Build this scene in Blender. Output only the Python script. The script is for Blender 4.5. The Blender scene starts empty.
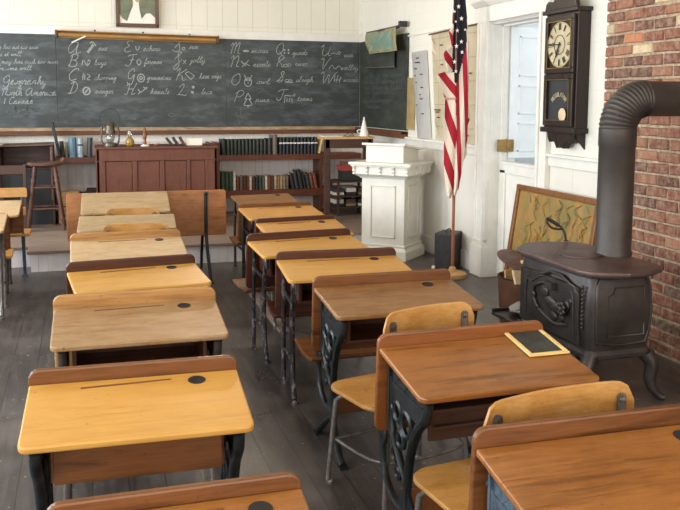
import bpy, bmesh, math, random
from mathutils import Vector, Matrix, noise
R = math.radians
rnd = random.Random(7)
C = bpy.context.scene.collection
scene = bpy.context.scene

# ------------------------------------------------------------------ camera
FPX, PX, PY = 836.2, 340.0, 192.4
YAW, PITCH, ROLL, EYE = .29946, .10998, .00457, Vector((0, 0, 1.62))
def cam_axes():
    cy, sy, cp, sp = math.cos(YAW), math.sin(YAW), math.cos(PITCH), math.sin(PITCH)
    f = Vector((sy*cp, cy*cp, -sp)); r = Vector((cy, -sy, 0)); u = r.cross(f)
    c, s = math.cos(ROLL), math.sin(ROLL)
    return f, r*c+u*s, -r*s+u*c
CF, CR, CU = cam_axes()
def _ray(x, y): return CF + CR*((x-PX)/FPX) - CU*((y-PY)/FPX)
def on(axis, val, x, y):
    """point of the plane axis=val seen at photo position x, y (used to read sizes off the photo)"""
    r = _ray(x, y); return EYE + r*((val-EYE[axis])/r[axis])
cd = bpy.data.cameras.new('camera'); cam = bpy.data.objects.new('camera', cd); C.objects.link(cam)
cd.sensor_width = 36; cd.lens = FPX/680*36; cd.shift_y = -(255-PY)/680; cd.clip_end = 100
m = Matrix((CR, CU, -CF)).transposed().to_4x4(); m.translation = EYE; cam.matrix_world = m
scene.camera = cam

# ------------------------------------------------------------------ materials
def lin(h):
    h = h.lstrip('#'); v = [int(h[i:i+2], 16)/255 for i in (0, 2, 4)]
    return tuple((c/12.92 if c <= .04045 else ((c+.055)/1.055)**2.4) for c in v)+(1,)
class NT:
    def __init__(s, name):
        s.m = bpy.data.materials.new(name); s.m.use_nodes = True; s.t = s.m.node_tree
        s.b = s.t.nodes['Principled BSDF']
    def n(s, typ, **k):
        o = s.t.nodes.new(typ)
        for a, v in k.items():
            if a.startswith('i_'):
                key = a[2:]; key = int(key) if key.isdigit() else key.replace('_', ' ')
                if hasattr(v, 'is_output') or isinstance(v, bpy.types.NodeSocket): s.t.links.new(v, o.inputs[key])
                else: o.inputs[key].default_value = v
            else: setattr(o, a, v)
        return o
    def l(s, a, b): s.t.links.new(a, b)
    def coord(s, scale=(1, 1, 1), kind='Object'):
        tc = s.n('ShaderNodeTexCoord'); mp = s.n('ShaderNodeMapping'); s.l(tc.outputs[kind], mp.inputs[0]); mp.inputs['Scale'].default_value = scale
        return mp.outputs[0]
    def ramp(s, fac, stops):
        r = s.n('ShaderNodeValToRGB'); s.l(fac, r.inputs[0]); e = r.color_ramp.elements
        while len(e) < len(stops): e.new(.5)
        for q, (p, c) in zip(e, stops): q.position = p; q.color = lin(c) if isinstance(c, str) else (c, c, c, 1)
        return r.outputs[0]
    def mix(s, fac, a, b, mode='MIX'):
        x = s.n('ShaderNodeMix', data_type='RGBA', blend_type=mode)
        for sock, v in ((x.inputs[0], fac), (x.inputs[6], a), (x.inputs[7], b)):
            if isinstance(v, bpy.types.NodeSocket): s.l(v, sock)
            else: sock.default_value = v
        return x.outputs[2]
    def math(s, op, a, b=None, c=None):
        x = s.n('ShaderNodeMath', operation=op)
        for i, v in enumerate((a, b, c)):
            if v is None: continue
            if isinstance(v, bpy.types.NodeSocket): s.l(v, x.inputs[i])
            else: x.inputs[i].default_value = v
        return x.outputs[0]
    def noise(s, vec, scale, detail=4, rough=.55, dist=0):
        x = s.n('ShaderNodeTexNoise'); s.l(vec, x.inputs['Vector']); x.inputs['Scale'].default_value = scale
        x.inputs['Detail'].default_value = detail; x.inputs['Roughness'].default_value = rough; x.inputs['Distortion'].default_value = dist
        return x.outputs['Fac']
    def bump(s, h, st=.3, d=.005):
        x = s.n('ShaderNodeBump'); x.inputs['Strength'].default_value = st; x.inputs['Distance'].default_value = d
        s.l(h, x.inputs['Height']); s.l(x.outputs[0], s.b.inputs['Normal'])
    def base(s, c, rough=.5, metal=0, spec=.5):
        if isinstance(c, bpy.types.NodeSocket): s.l(c, s.b.inputs['Base Color'])
        else: s.b.inputs['Base Color'].default_value = lin(c) if isinstance(c, str) else c
        if isinstance(rough, bpy.types.NodeSocket): s.l(rough, s.b.inputs['Roughness'])
        else: s.b.inputs['Roughness'].default_value = rough
        s.b.inputs['Metallic'].default_value = metal; s.b.inputs['Specular IOR Level'].default_value = spec
        return s.m

def wood(name, light, dark, stretch=(1.2, 14, 14), rough=.45, scale=3, wear=None, wearamt=.5, spec=.4):
    t = NT(name); v = t.coord(stretch)
    oi = t.n('ShaderNodeObjectInfo'); ad = t.n('ShaderNodeVectorMath', operation='ADD'); t.l(v, ad.inputs[0])
    cm = t.n('ShaderNodeCombineXYZ'); rr = t.math('MULTIPLY', oi.outputs['Random'], 40.); 
    for i in range(3): t.l(rr, cm.inputs[i])
    t.l(cm.outputs[0], ad.inputs[1]); v = ad.outputs[0]
    n1 = t.noise(v, scale, 6, .6, .6); n2 = t.noise(v, scale*.35, 3, .5, 1.2)
    f = t.math('ADD', t.math('MULTIPLY', n1, .55), t.math('MULTIPLY', n2, .45))
    c = t.ramp(f, [(.36, dark), (.5, light), (.66, light)])
    big = t.noise(t.coord((1, 1, 1)), 4.5, 3, .6)
    c = t.mix(t.ramp(big, [(.35, .0), (.7, .35)]), c, lin(dark))
    if wear:
        w = t.noise(t.coord((3, 6, 6)), 2.2, 8, .75)
        c = t.mix(t.ramp(w, [(.42, .0), (.74, wearamt*.8)]), c, lin(wear))
    fv = t.n('ShaderNodeVectorMath', operation='MULTIPLY'); t.l(v, fv.inputs[0]); fv.inputs[1].default_value = (2.5, 6, 6); fn = t.noise(fv.outputs[0], scale, 4, .7)
    c = t.mix(t.ramp(fn, [(.48, .0), (.72, .55)]), c, lin(dark))
    sc_ = t.noise(t.coord((2, 30, 30)), 2.3, 3, .8, 1.5); c = t.mix(t.ramp(sc_, [(.70, .0), (.74, .35)]), c, lin('#3a2415'))
    sp = t.noise(t.coord((1, 1.4, 1)), 38, 2, .5)
    c = t.mix(t.ramp(sp, [(.70, .0), (.76, .55)]), c, lin('#3a2415'))
    t.bump(n1, .12, .003)
    return t.base(c, t.ramp(n2, [(.3, rough-.08), (.7, rough+.12)]), 0, spec)
def plain(name, col, rough=.5, metal=0, var=.12, sc=12, bump=0, spec=.5):
    t = NT(name); n = t.noise(t.coord(), sc, 5, .6); a = lin(col)
    d = tuple(x*(1-var*2) for x in a[:3])+(1,); b = tuple(min(1, x*(1+var)) for x in a[:3])+(1,)
    c = t.mix(t.ramp(n, [(.35, .0), (.65, 1.)]), d, b)
    if bump: t.bump(n, bump, .004)
    return t.base(c, rough, metal, spec)

M = {}
M['yellow'] = wood('honey_varnished_wood', '#c08e42', '#ad7932', rough=.38, wear='#c89d5a', wearamt=.35)
M['amber'] = wood('amber_varnished_wood', '#bd8844', '#a06c30', rough=.38, wear='#cc9f60', wearamt=.4)
M['brown'] = wood('mid_brown_worn_wood', '#835a30', '#5f3a1b', rough=.42, wear='#b08d64', wearamt=.5)
M['grey'] = wood('grey_brown_worn_wood', '#96734a', '#795530', rough=.45, wear='#b39b7c', wearamt=.6)
M['pale'] = wood('pale_worn_wood', '#b8966a', '#9c7a50', rough=.48, wear='#cdbea5', wearamt=.7)
M['weathered'] = wood('weathered_grey_wood', '#a3875d', '#7b5f3e', rough=.6, wear='#b5a791', wearamt=.7)
M['orange'] = wood('orange_brown_wood', '#8e5724', '#633914', rough=.34, wear='#a9753c', wearamt=.45)
M['rail'] = wood('warm_brown_rail_wood', '#6f421e', '#4a2911', rough=.4)
M['railred'] = wood('red_brown_rail_wood', '#80491f', '#5c3212', rough=.38)
M['raildark'] = wood('dark_mahogany_wood', '#4d2717', '#33170d', rough=.38)
M['raillight'] = wood('light_brown_rail_wood', '#a57844', '#835a30', rough=.42)
M['seatwood'] = wood('plywood_seat', '#b5813f', '#95632c', (2, 8, 8), rough=.36, wear='#dcb582', wearamt=.5)
M['desk_red'] = wood('red_brown_stained_wood', '#653a29', '#4a261a', (14, 14, 1.2), rough=.5, wear='#7c4d39', wearamt=.4)
M['shelf_red'] = wood('reddish_shelf_wood', '#683622', '#4b2416', rough=.45)
M['darkwood'] = wood('dark_brown_wood', '#4a3024', '#332017', rough=.5)
M['stoolwood'] = wood('worn_stool_wood', '#5d4034', '#3c2720', (10, 10, 2), rough=.4, wear='#9a7566', wearamt=.6)
M['traywood'] = wood('chalk_tray_wood', '#6d4328', '#4b2a18', rough=.5)
M['trayledge'] = wood('chalk_ledge_worn_wood', '#a68a6a', '#7c5c3e', rough=.6, wear='#d0c2ae', wearamt=.8)
M['platform'] = wood('platform_boards', '#8b7667', '#6c594c', rough=.55, wear='#a39385', wearamt=.5)
M['lightbox'] = wood('pale_box_wood', '#c29a6a', '#a47c4e', rough=.6)
M['benchwood'] = wood('scuffed_bench_wood', '#a4683a', '#6f3f1f', rough=.38, wear='#c48a54', wearamt=.6)
M['casewood'] = wood('golden_case_wood', '#a67a42', '#7d5527', rough=.4)
M['framewood'] = wood('dark_frame_wood', '#5c3a2a', '#3d241a', rough=.4)
M['oakframe'] = wood('oak_frame_wood', '#805227', '#5c3817', rough=.4)
M['clockwood'] = wood('black_walnut', '#281912', '#180e0a', (12, 12, 1.5), rough=.35)
M['pole'] = wood('flag_pole_wood', '#9c5c39', '#7c4226', (12, 12, 1), rough=.35)
M['iron'] = plain('black_cast_iron', '#1e2122', .42, .3, .25, 20, .2)
M['ironblue'] = plain('blue_grey_cast_iron', '#4d5b66', .45, .3, .25, 20, .2)
M['ironbrown'] = plain('brown_cast_iron', '#3c322f', .45, .3, .25, 20, .2)
t = NT('worn_chipped_iron'); M['ironworn'] = t.base(t.ramp(t.noise(t.coord((1, 1, .5)), 38, 5, .7), [(.5, '#2b2728'), (.62, '#7d7474')]), .38, .5)
M['tube'] = plain('grey_steel_tube', '#77706a', .35, .6, .2, 30)
M['tubeworn'] = plain('scratched_steel', '#8e8583', .32, .7, .35, 25)
M['bolt'] = plain('steel_bolt', '#8b8071', .3, .9, .1)
M['inkhole'] = plain('inkwell_black', '#15110f', .6)
M['groove'] = plain('worn_groove', '#6d3f1e', .6)
M['white'] = plain('white_paint', '#ddd9cf', .45, 0, .03, 8)
M['podium'] = plain('podium_white_paint', '#d9d4c8', .42, 0, .03, 6)
M['doorblue'] = plain('door_white_paint', '#dfe2e0', .45, 0, .02, 6)
M['darkblue'] = plain('dark_blue_floor_paint', '#2b3444', .6)
M['pipe'] = plain('stove_pipe_steel', '#423c37', .5, .4, .12, 5)
M['black'] = plain('black_vinyl', '#2b2725', .5, 0, .2, 25, .1)
M['darkvoid'] = plain('charcoal_panel', '#26272b', .5, 0, .15, 6)
M['paper'] = plain('white_paper', '#e4ddd0', .7, 0, .04)
M['newspaper'] = plain('old_newspaper', '#dcc39b', .7, 0, .12, 8)
M['brass'] = plain('old_brass', '#8c703f', .35, .8, .2)
M['slate'] = plain('slate_black', '#2e302c', .55, 0, .3, 14)
M['slateframe'] = wood('slate_pine_frame', '#dfc182', '#c9a761', rough=.5)
M['lampmetal'] = plain('tarnished_lantern_metal', '#5b5648', .4, .7, .3, 30)
M['stone'] = plain('tan_bucket', '#6b4430', .6, 0, .15, 6)

def board_paint(name, col, ax_u, plank, seam_h=None, dark='#8f897c', off=0., amt=.55, wv=.06, wh=.03):
    """painted boards: thin grooves along the height, optional cross seams; a surface pattern only"""
    t = NT(name); tc = t.n('ShaderNodeTexCoord'); sx = t.n('ShaderNodeSeparateXYZ'); t.l(tc.outputs['Object'], sx.inputs[0])
    u = t.math('ADD', t.math('DIVIDE', sx.outputs[ax_u], plank), off); cell = t.math('FLOOR', u); fr = t.math('FRACT', u)
    g = t.math('LESS_THAN', fr, wv)
    wn = t.n('ShaderNodeTexWhiteNoise', noise_dimensions='1D'); t.l(cell, wn.inputs['W'])
    fade = t.math('GREATER_THAN', wn.outputs[0], .25)
    g = t.math('MULTIPLY', g, t.math('ADD', t.math('MULTIPLY', fade, .6), .4))
    if seam_h:
        h = t.math('DIVIDE', sx.outputs[2], seam_h); g2 = t.math('MULTIPLY', t.math('LESS_THAN', t.math('FRACT', h), wh), .6); g = t.math('MAXIMUM', g, g2)
    n = t.noise(tc.outputs['Object'], 3, 5, .6)
    a = lin(col); c = t.mix(t.ramp(n, [(.35, .0), (.65, .35)]), a, tuple(x*.88 for x in a[:3])+(1,))
    n3 = t.noise(tc.outputs['Object'], 28, 3, .6)
    c = t.mix(t.ramp(n3, [(.70, .0), (.76, .3)]), c, lin('#8a8072'))
    c = t.mix(t.math('MULTIPLY', g, amt), c, lin(dark))
    inv = t.math('SUBTRACT', 1., g); t.bump(inv, .35, .004)
    return t.base(c, .5)
M['wallfront'] = board_paint('cream_wall_boards', '#dcd6c6', 0, .19, .42, wv=.035, wh=.015, amt=.45)
M['wallfront_low'] = board_paint('white_wainscot_boards', '#d9cfcb', 0, .088, wv=.08, amt=.6, dark='#9c8c86')
M['wallright'] = board_paint('cream_wall_boards_side', '#dfdacd', 1, .30, .17, wv=.02, wh=.02, amt=.25)
M['wallright_low'] = board_paint('cream_wainscot_side', '#dcd6ca', 1, .5, wv=.012, amt=.35)
M['riser'] = board_paint('white_riser_boards', '#e0dada', 0, .085, wv=.06, amt=.5, dark='#a39a9a')
M['plainwall'] = plain('cream_plaster', '#b5ac9c', .6, 0, .03, 3)

def mat_floor():
    t = NT('dark_painted_floor_boards'); tc = t.n('ShaderNodeTexCoord'); sx = t.n('ShaderNodeSeparateXYZ'); t.l(tc.outputs['Object'], sx.inputs[0])
    u = t.math('DIVIDE', sx.outputs[0], .15); g = t.math('LESS_THAN', t.math('FRACT', u), .03)
    wn = t.n('ShaderNodeTexWhiteNoise', noise_dimensions='1D'); t.l(t.math('FLOOR', u), wn.inputs['W'])
    v = t.coord((8, .8, 1)); n = t.noise(v, 3, 6, .65, .3); n2 = t.noise(tc.outputs['Object'], 1.6, 6, .65)
    c = t.ramp(n, [(.3, '#322c28'), (.55, '#453e3a'), (.75, '#5b534d')])
    c = t.mix(t.math('MULTIPLY', wn.outputs[0], .25), c, lin('#352d28'))
    c = t.mix(t.ramp(n2, [(.45, .0), (.75, .45)]), c, lin('#7d736b'))
    dust = t.noise(tc.outputs['Object'], 34, 2, .6); c = t.mix(t.ramp(dust, [(.69, .0), (.74, .8)]), c, lin('#b3aaa2'))
    c = t.mix(t.math('MULTIPLY', g, .75), c, lin('#15100d'))
    t.bump(t.math('SUBTRACT', n, g), .25, .004)
    return t.base(c, t.ramp(n2, [(.3, .26), (.7, .46)]), 0, .5)
M['floor'] = mat_floor()
def mat_board(name, a, b, dusty):
    t = NT(name); v = t.coord((1, 1, 1)); n = t.noise(v, 1.8, 6, .62, .8); n2 = t.noise(t.coord((1, 1, 3)), 5, 5, .6)
    c = t.ramp(n, [(.3, a), (.72, b)]); c = t.mix(t.ramp(n2, [(.46, .0), (.78, .5)]), c, lin(dusty)); n3 = t.noise(t.coord((.7, 1, 1)), 1.1, 3, .5); c = t.mix(t.ramp(n3, [(.5, .0), (.7, .18)]), c, lin(dusty))
    return t.base(c, .5, 0, .35)
M['board'] = mat_board('slate_blackboard', '#2f3433', '#3d4241', '#70777a')
M['board2'] = mat_board('slate_blackboard_side', '#2a2c27', '#393c36', '#55584f')
def mat_chalk():
    t = NT('white_chalk'); n = t.noise(t.coord(), 130, 3, .7)
    return t.base(t.ramp(n, [(.35, '#6f7571'), (.65, '#b4b7b2')]), .9, 0, .1)
M['chalk'] = mat_chalk()
t = NT('faint_chalk'); M['chalkfaint'] = t.base(t.ramp(t.noise(t.coord(), 90, 3, .7), [(.4, '#4d524f'), (.65, '#747976')]), .9, 0, .1)
t = NT('rusty_stove_iron'); n = t.noise(t.coord(), 5, 6, .65)
M['stovetop'] = t.base(t.ramp(n, [(.35, '#473632'), (.65, '#5e4843')]), .45, .35); 
t = NT('dark_stove_iron'); n = t.noise(t.coord(), 6, 6, .6)
c = t.ramp(n, [(.35, '#302b29'), (.65, '#47403c')]); t.bump(t.noise(t.coord(), 40, 4, .6), .12, .004); M['stove'] = t.base(c, .42, .45)
# bricks take their colour from a face attribute
t = NT('old_bricks'); at = t.n('ShaderNodeAttribute', attribute_name='tone'); n = t.noise(t.coord(), 22, 6, .7)
c = t.mix(t.ramp(n, [(.42, .0), (.7, .75)]), at.outputs['Color'], lin('#a8937e')); n2 = t.noise(t.coord(), 70, 4, .7); t.bump(n2, .5, .006)
M['brick'] = t.base(t.mix(t.ramp(n2, [(.5, .0), (.8, .5)]), c, lin('#5a3a2c')), .85, 0, .2)
M['mortar'] = plain('sandy_mortar', '#a8957c', .9, 0, .18, 30, .6, .2)

# ------------------------------------------------------------------ mesh helpers
def rotz(v, a): c, s = math.cos(a), math.sin(a); return Vector((v[0]*c-v[1]*s, v[0]*s+v[1]*c, v[2]))
class MB:
    def __init__(s): s.bm = bmesh.new()
    def _x(s, verts, M4): 
        if M4 is not None: bmesh.ops.transform(s.bm, matrix=M4, verts=verts)
    def box(s, a, b, mt=None, bev=0):
        """axis box between corners a and b"""
        c = (Vector(a)+Vector(b))/2; d = [abs(b[i]-a[i]) for i in range(3)]
        r = bmesh.ops.create_cube(s.bm, size=1, matrix=Matrix.Translation(c) @ Matrix.Diagonal((*d, 1)))
        if bev:
            es = list({e for v in r['verts'] for e in v.link_edges})
            q = bmesh.ops.bevel(s.bm, geom=es, offset=bev, segments=2, affect='EDGES', profile=.5)
            s._x(list({v for f in q['faces'] for v in f.verts} | {v for v in r['verts'] if v.is_valid}), mt)
        else: s._x(r['verts'], mt)
        return s
    def bar(s, p, q, w, h, up=(0, 0, 1)):
        """rectangular bar from p to q"""
        p, q = Vector(p), Vector(q); d = (q-p); L = d.length; d.normalize(); u = Vector(up)
        if abs(d.dot(u)) > .98: u = Vector((1, 0, 0))
        sx = d.cross(u).normalized(); u = sx.cross(d)
        mt = Matrix((sx, d, u)).transposed().to_4x4(); mt.translation = (p+q)/2
        bmesh.ops.create_cube(s.bm, size=1, matrix=mt @ Matrix.Diagonal((w, L, h, 1))); return s
    def prism(s, pts, axis, a, b, mt=None):
        """polygon pts in the plane across axis (0:yz 1:xz 2:xy) from a to b"""
        def P(p, t):
            return {0: (t, p[0], p[1]), 1: (p[0], t, p[1]), 2: (p[0], p[1], t)}[axis]
        A = [s.bm.verts.new(P(p, a)) for p in pts]; B = [s.bm.verts.new(P(p, b)) for p in pts]; n = len(pts)
        s.bm.faces.new(A); s.bm.faces.new(B[::-1])
        for i in range(n): s.bm.faces.new((A[i], B[i], B[(i+1) % n], A[(i+1) % n]))
        s._x(A+B, mt); return s
    def tube(s, pts, r, seg=8, cap=True):
        pts = [Vector(p) for p in pts]; n = len(pts); rs = r if isinstance(r, (list, tuple)) else [r]*n; rings = []; ref = None
        for i, p in enumerate(pts):
            d = (pts[min(i+1, n-1)]-pts[max(i-1, 0)]).normalized()
            if ref is None: ref = Vector((0, 0, 1)) if abs(d.z) < .9 else Vector((1, 0, 0))
            u = (ref - d*ref.dot(d)).normalized(); w = d.cross(u); ref = u
            rings.append([s.bm.verts.new(p+(u*math.cos(2*math.pi*k/seg)+w*math.sin(2*math.pi*k/seg))*rs[i]) for k in range(seg)])
        for a, b in zip(rings, rings[1:]):
            for k in range(seg): s.bm.faces.new((a[k], a[(k+1) % seg], b[(k+1) % seg], b[k]))
        if cap: s.bm.faces.new(rings[0][::-1]); s.bm.faces.new(rings[-1])
        return s
    def lathe(s, prof, c=(0, 0, 0), seg=24, mt=None):
        rings = []; allv = []
        for r, z in prof:
            ring = [s.bm.verts.new((c[0]+max(r, 1e-4)*math.cos(2*math.pi*k/seg), c[1]+max(r, 1e-4)*math.sin(2*math.pi*k/seg), c[2]+z)) for k in range(seg)]
            rings.append(ring); allv += ring
        for a, b in zip(rings, rings[1:]):
            for k in range(seg): s.bm.faces.new((a[k], a[(k+1) % seg], b[(k+1) % seg], b[k]))
        s.bm.faces.new(rings[0][::-1]); s.bm.faces.new(rings[-1]); s._x(allv, mt); return s
    def ball(s, c, r, sc=(1, 1, 1), seg=12):
        bmesh.ops.create_uvsphere(s.bm, u_segments=seg, v_segments=max(6, seg//2), radius=r, matrix=Matrix.Translation(c) @ Matrix.Diagonal((*sc, 1))); return s
    def ring(s, c, r, tr, normal=0, arc=(0, 360), seg=20):
        pts = []
        for k in range(seg+1):
            a = R(arc[0]+(arc[1]-arc[0])*k/seg); x, y = r*math.cos(a), r*math.sin(a)
            pts.append({0: (c[0], c[1]+x, c[2]+y), 1: (c[0]+x, c[1], c[2]+y), 2: (c[0]+x, c[1]+y, c[2])}[normal])
        return s.tube(pts, tr, 6)
    def build(s, name, mat, parent=None, bevel=0, smooth=None, loc=None, rot=None, segs=2):
        bmesh.ops.recalc_face_normals(s.bm, faces=s.bm.faces)
        me = bpy.data.meshes.new(name); s.bm.to_mesh(me); s.bm.free()
        for mm in (mat if isinstance(mat, (list, tuple)) else [mat]): me.materials.append(M[mm] if isinstance(mm, str) else mm)
        o = bpy.data.objects.new(name, me); C.objects.link(o)
        if parent: o.parent = parent
        if loc is not None: o.location = loc
        if rot is not None: o.rotation_euler = rot
        if smooth: me.shade_smooth(); me.set_sharp_from_angle(angle=R(smooth))
        if bevel:
            b = o.modifiers.new('bevel', 'BEVEL'); b.width = bevel; b.segments = segs; b.limit_method = 'ANGLE'; b.angle_limit = R(35)
        return o
def tag(o, label, cat=None, group=None, kind=None):
    if label: o['label'] = label
    if cat: o['category'] = cat
    if group: o['group'] = group
    if kind: o['kind'] = kind
    return o
def thing(name, label, cat, loc=(0, 0, 0), rz=0, group=None):
    o = bpy.data.objects.new(name, None); C.objects.link(o); o.location = loc; o.rotation_euler = (0, 0, rz); o.empty_display_size = .05
    return tag(o, label, cat, group)
def struct(o): o['kind'] = 'structure'; return o
def kids(o): return [c for c in bpy.data.objects if c.parent == o]
def copy_tree(o, parent=None):
    c = o.copy(); C.objects.link(c); c.parent = parent
    for ch in kids(o): copy_tree(ch, c)
    return c
def rrect(x0, y0, x1, y1, r, which='abcd', n=5):
    """rounded rectangle outline; a=x0y0 b=x1y0 c=x1y1 d=x0y1"""
    out = []
    for key, cx, cy, a0 in (('a', x0, y0, 180), ('b', x1, y0, 270), ('c', x1, y1, 0), ('d', x0, y1, 90)):
        if key in which:
            ox = cx + (r if cx == x0 else -r); oy = cy + (r if cy == y0 else -r)
            for k in range(n+1): a = R(a0+90*k/n); out.append((ox+r*math.cos(a), oy+r*math.sin(a)))
        else: out.append((cx, cy))
    return out
def catmull(p, n=6):
    out = []; p = [Vector(q) for q in p]
    for i in range(len(p)-1):
        a, b, c, d = p[max(i-1, 0)], p[i], p[i+1], p[min(i+2, len(p)-1)]
        for k in range(n):
            t = k/n; out.append(.5*((2*b)+(c-a)*t+(2*a-5*b+4*c-d)*t*t+(3*b-a-3*c+d)*t**3))
    out.append(p[-1]); return out

# ------------------------------------------------------------------ the room
XR, YF, XL, YB, ZC, PZ = 3.54, 10.53, -2.75, -2.2, 3.5, .2
PYF = 8.48                                        # front edge of the teacher's platform
struct(MB().box((XL-.1, YB-.1, -.06), (XR+.35, YF+.1, 0)).build('floor', 'floor'))
struct(MB().box((XL-.1, YB-.1, ZC), (XR+.1, YF+.1, ZC+.06)).build('ceiling', 'plainwall'))
ZT0 = 1.13                                        # wainscot height on the front wall
wf = MB(); wf.box((XL, YF, ZT0+.02), (XR+.1, YF+.1, ZC)); struct(wf.build('wall_front', 'wallfront'))
wl = MB(); wl.box((XL, YF-.004, 0), (XR+.1, YF+.1, ZT0+.02)); struct(wl.build('wall_front', 'wallfront_low'))
# right wall with the doorway
DY0, DY1 = 5.97, 6.86
ZD = 2.30
wr = MB()
wr.box((XR, DY1, 1.13), (XR+.1, YF, ZC)); wr.box((XR, DY0, ZD), (XR+.1, DY1, ZC)); wr.box((XR, YB, 1.13), (XR+.1, DY0, ZC)); struct(wr.build('wall_right', 'wallright'))
wr = MB(); wr.box((XR, DY1, 0), (XR+.1, YF, 1.13)); wr.box((XR, YB, 0), (XR+.1, DY0, 1.13)); struct(wr.build('wall_right', 'wallright_low'))
# left and back walls with tall windows (daylight)
def wall_with_windows(name, fixed, lo, hi, wins, z0, z1, axis, idx):
    """axis 1: wall runs along y at x=fixed; axis 0: wall runs along x at y=fixed"""
    def bx(mb, u0, u1, za, zb, t0=0, t1=.12):
        s = -1
        if axis == 1: mb.box((fixed+s*t0, u0, za), (fixed+s*t1, u1, zb))
        else: mb.box((u0, fixed+s*t0, za), (u1, fixed+s*t1, zb))
        return mb
    mb = MB(); cur = lo
    for a, b in wins: bx(mb, cur, a, 0, ZC); bx(mb, a, b, 0, z0); bx(mb, a, b, z1, ZC); cur = b
    bx(mb, cur, hi, 0, ZC); struct(mb.build(name, 'plainwall'))
    for a, b in wins:
        f = MB(); w = .05
        bx(f, a, b, z0, z0+w, .02, .1); bx(f, a, b, z1-w, z1, .02, .1); bx(f, a, a+w, z0, z1, .02, .1); bx(f, b-w, b, z0, z1, .02, .1)
        mid = (z0+z1)/2; bx(f, a, b, mid-.025, mid+.025, .03, .09); bx(f, (a+b)/2-.012, (a+b)/2+.012, z0, z1, .04, .07)
        idx[0] += 1; struct(f.build('window_%d' % idx[0], 'white'))
        L = bpy.data.lights.new('daylight', 'AREA'); L.shape = 'RECTANGLE'; L.size = b-a-.1; L.size_y = z1-z0-.1
        o = bpy.data.objects.new('daylight', L); C.objects.link(o)
        if axis == 1: o.location = (fixed-.02, (a+b)/2, (z0+z1)/2); o.rotation_euler = (0, R(-90), 0); L.size, L.size_y = L.size_y, L.size
        else: o.location = ((a+b)/2, fixed-.02, (z0+z1)/2); o.rotation_euler = (R(90), 0, 0)
        yield o
idx = [0]
for k, o in enumerate(wall_with_windows('wall_left', XL, YB, YF, [(-.6, .6), (1.6, 2.8), (3.8, 5.0), (6.0, 7.2), (8.1, 9.3)], .95, 2.75, 1, idx)):
    o.data.energy = [80, 92, 92, 100, 95][k]; o.data.color = (.84, .92, 1)
for o in wall_with_windows('wall_back', YB, XL, XR+.1, [(-2.2, -1.0), (-.2, 1.0), (2.0, 3.2)], .95, 2.75, 0, idx):
    o.data.energy = 62; o.data.color = (1, .95, .87)
# unseen warm fill lamps, added above the view to brighten the room
def lamp(x, y, e):
    th = thing('added_fill_lamp', None, 'lamp', (x, y, ZC))
    MB().tube([(0, 0, 0), (0, 0, -.42)], .008, 6).build('rod', 'brass', th)
    MB().lathe([(.03, -.4), (.06, -.42), (.16, -.5), (.17, -.53), (.15, -.53), (.05, -.44)]).build('lamp_shade', 'white', th, smooth=40)
    L = bpy.data.lights.new('fill_light', 'POINT'); L.energy = e; L.color = (1, .86, .68); L.shadow_soft_size = .12
    o = bpy.data.objects.new('fill_light', L); C.objects.link(o); o.location = (x, y, ZC-.6); return th
tag(lamp(1.6, 3.2, 28), 'unseen fill lamp added above the right-hand desk rows', 'lamp')
tag(lamp(1.2, 7.6, 55), 'unseen fill lamp added above the front of the classroom', 'lamp')

# platform with its projecting step
pf = MB(); pf.box((XL, PYF+.02, 0), (XR, YF, PZ-.03)); struct(pf.build('trim_1', 'riser'))
pf = MB(); pf.box((XL, PYF, PZ-.03), (XR, YF, PZ)); pf.box((-.52, 8.2, PZ-.03), (2.2, PYF, PZ)); struct(pf.build('floor', 'platform', bevel=.006))
pf = MB(); pf.box((-.49, 8.23, 0), (2.17, PYF+.02, PZ-.03)); struct(pf.build('trim_1', 'riser'))
# band over the blackboard, corner strip
tb = MB(); tb.box((XL, YF-.03, 2.37), (XR, YF, 2.47)); struct(tb.build('trim_2', 'white', bevel=.004))
tb = MB(); tb.box((XR-.03, YF-.03, 2.47), (XR, YF, ZC)); struct(tb.build('trim_3', 'white'))
tb = MB(); tb.box((XL, YF-.014, 1.10), (XR, YF, 1.135)); struct(tb.build('trim_4', 'white'))
# chair rail on the right wall
for a, b in ((DY1+.2, YF), (4.9, DY0-.14)):
    t_ = MB(); t_.box((XR-.02, a, 1.11), (XR, b, 1.20)); t_.box((XR-.045, a, 1.185), (XR, b, 1.21)); struct(t_.build('trim_5', 'white', bevel=.004))
tb = MB(); tb.box((XR-.02, DY1+.2, 2.33), (XR, YF, 2.345)); struct(tb.build('trim_6', 'white'))
bb = MB(); bb.box((XR-.02, DY1+.2, 0), (XR, PYF, .17)); bb.box((XR-.02, 5, 0), (XR, DY0-.14, .17)); struct(bb.build('baseboard_right', 'white', bevel=.004))
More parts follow.
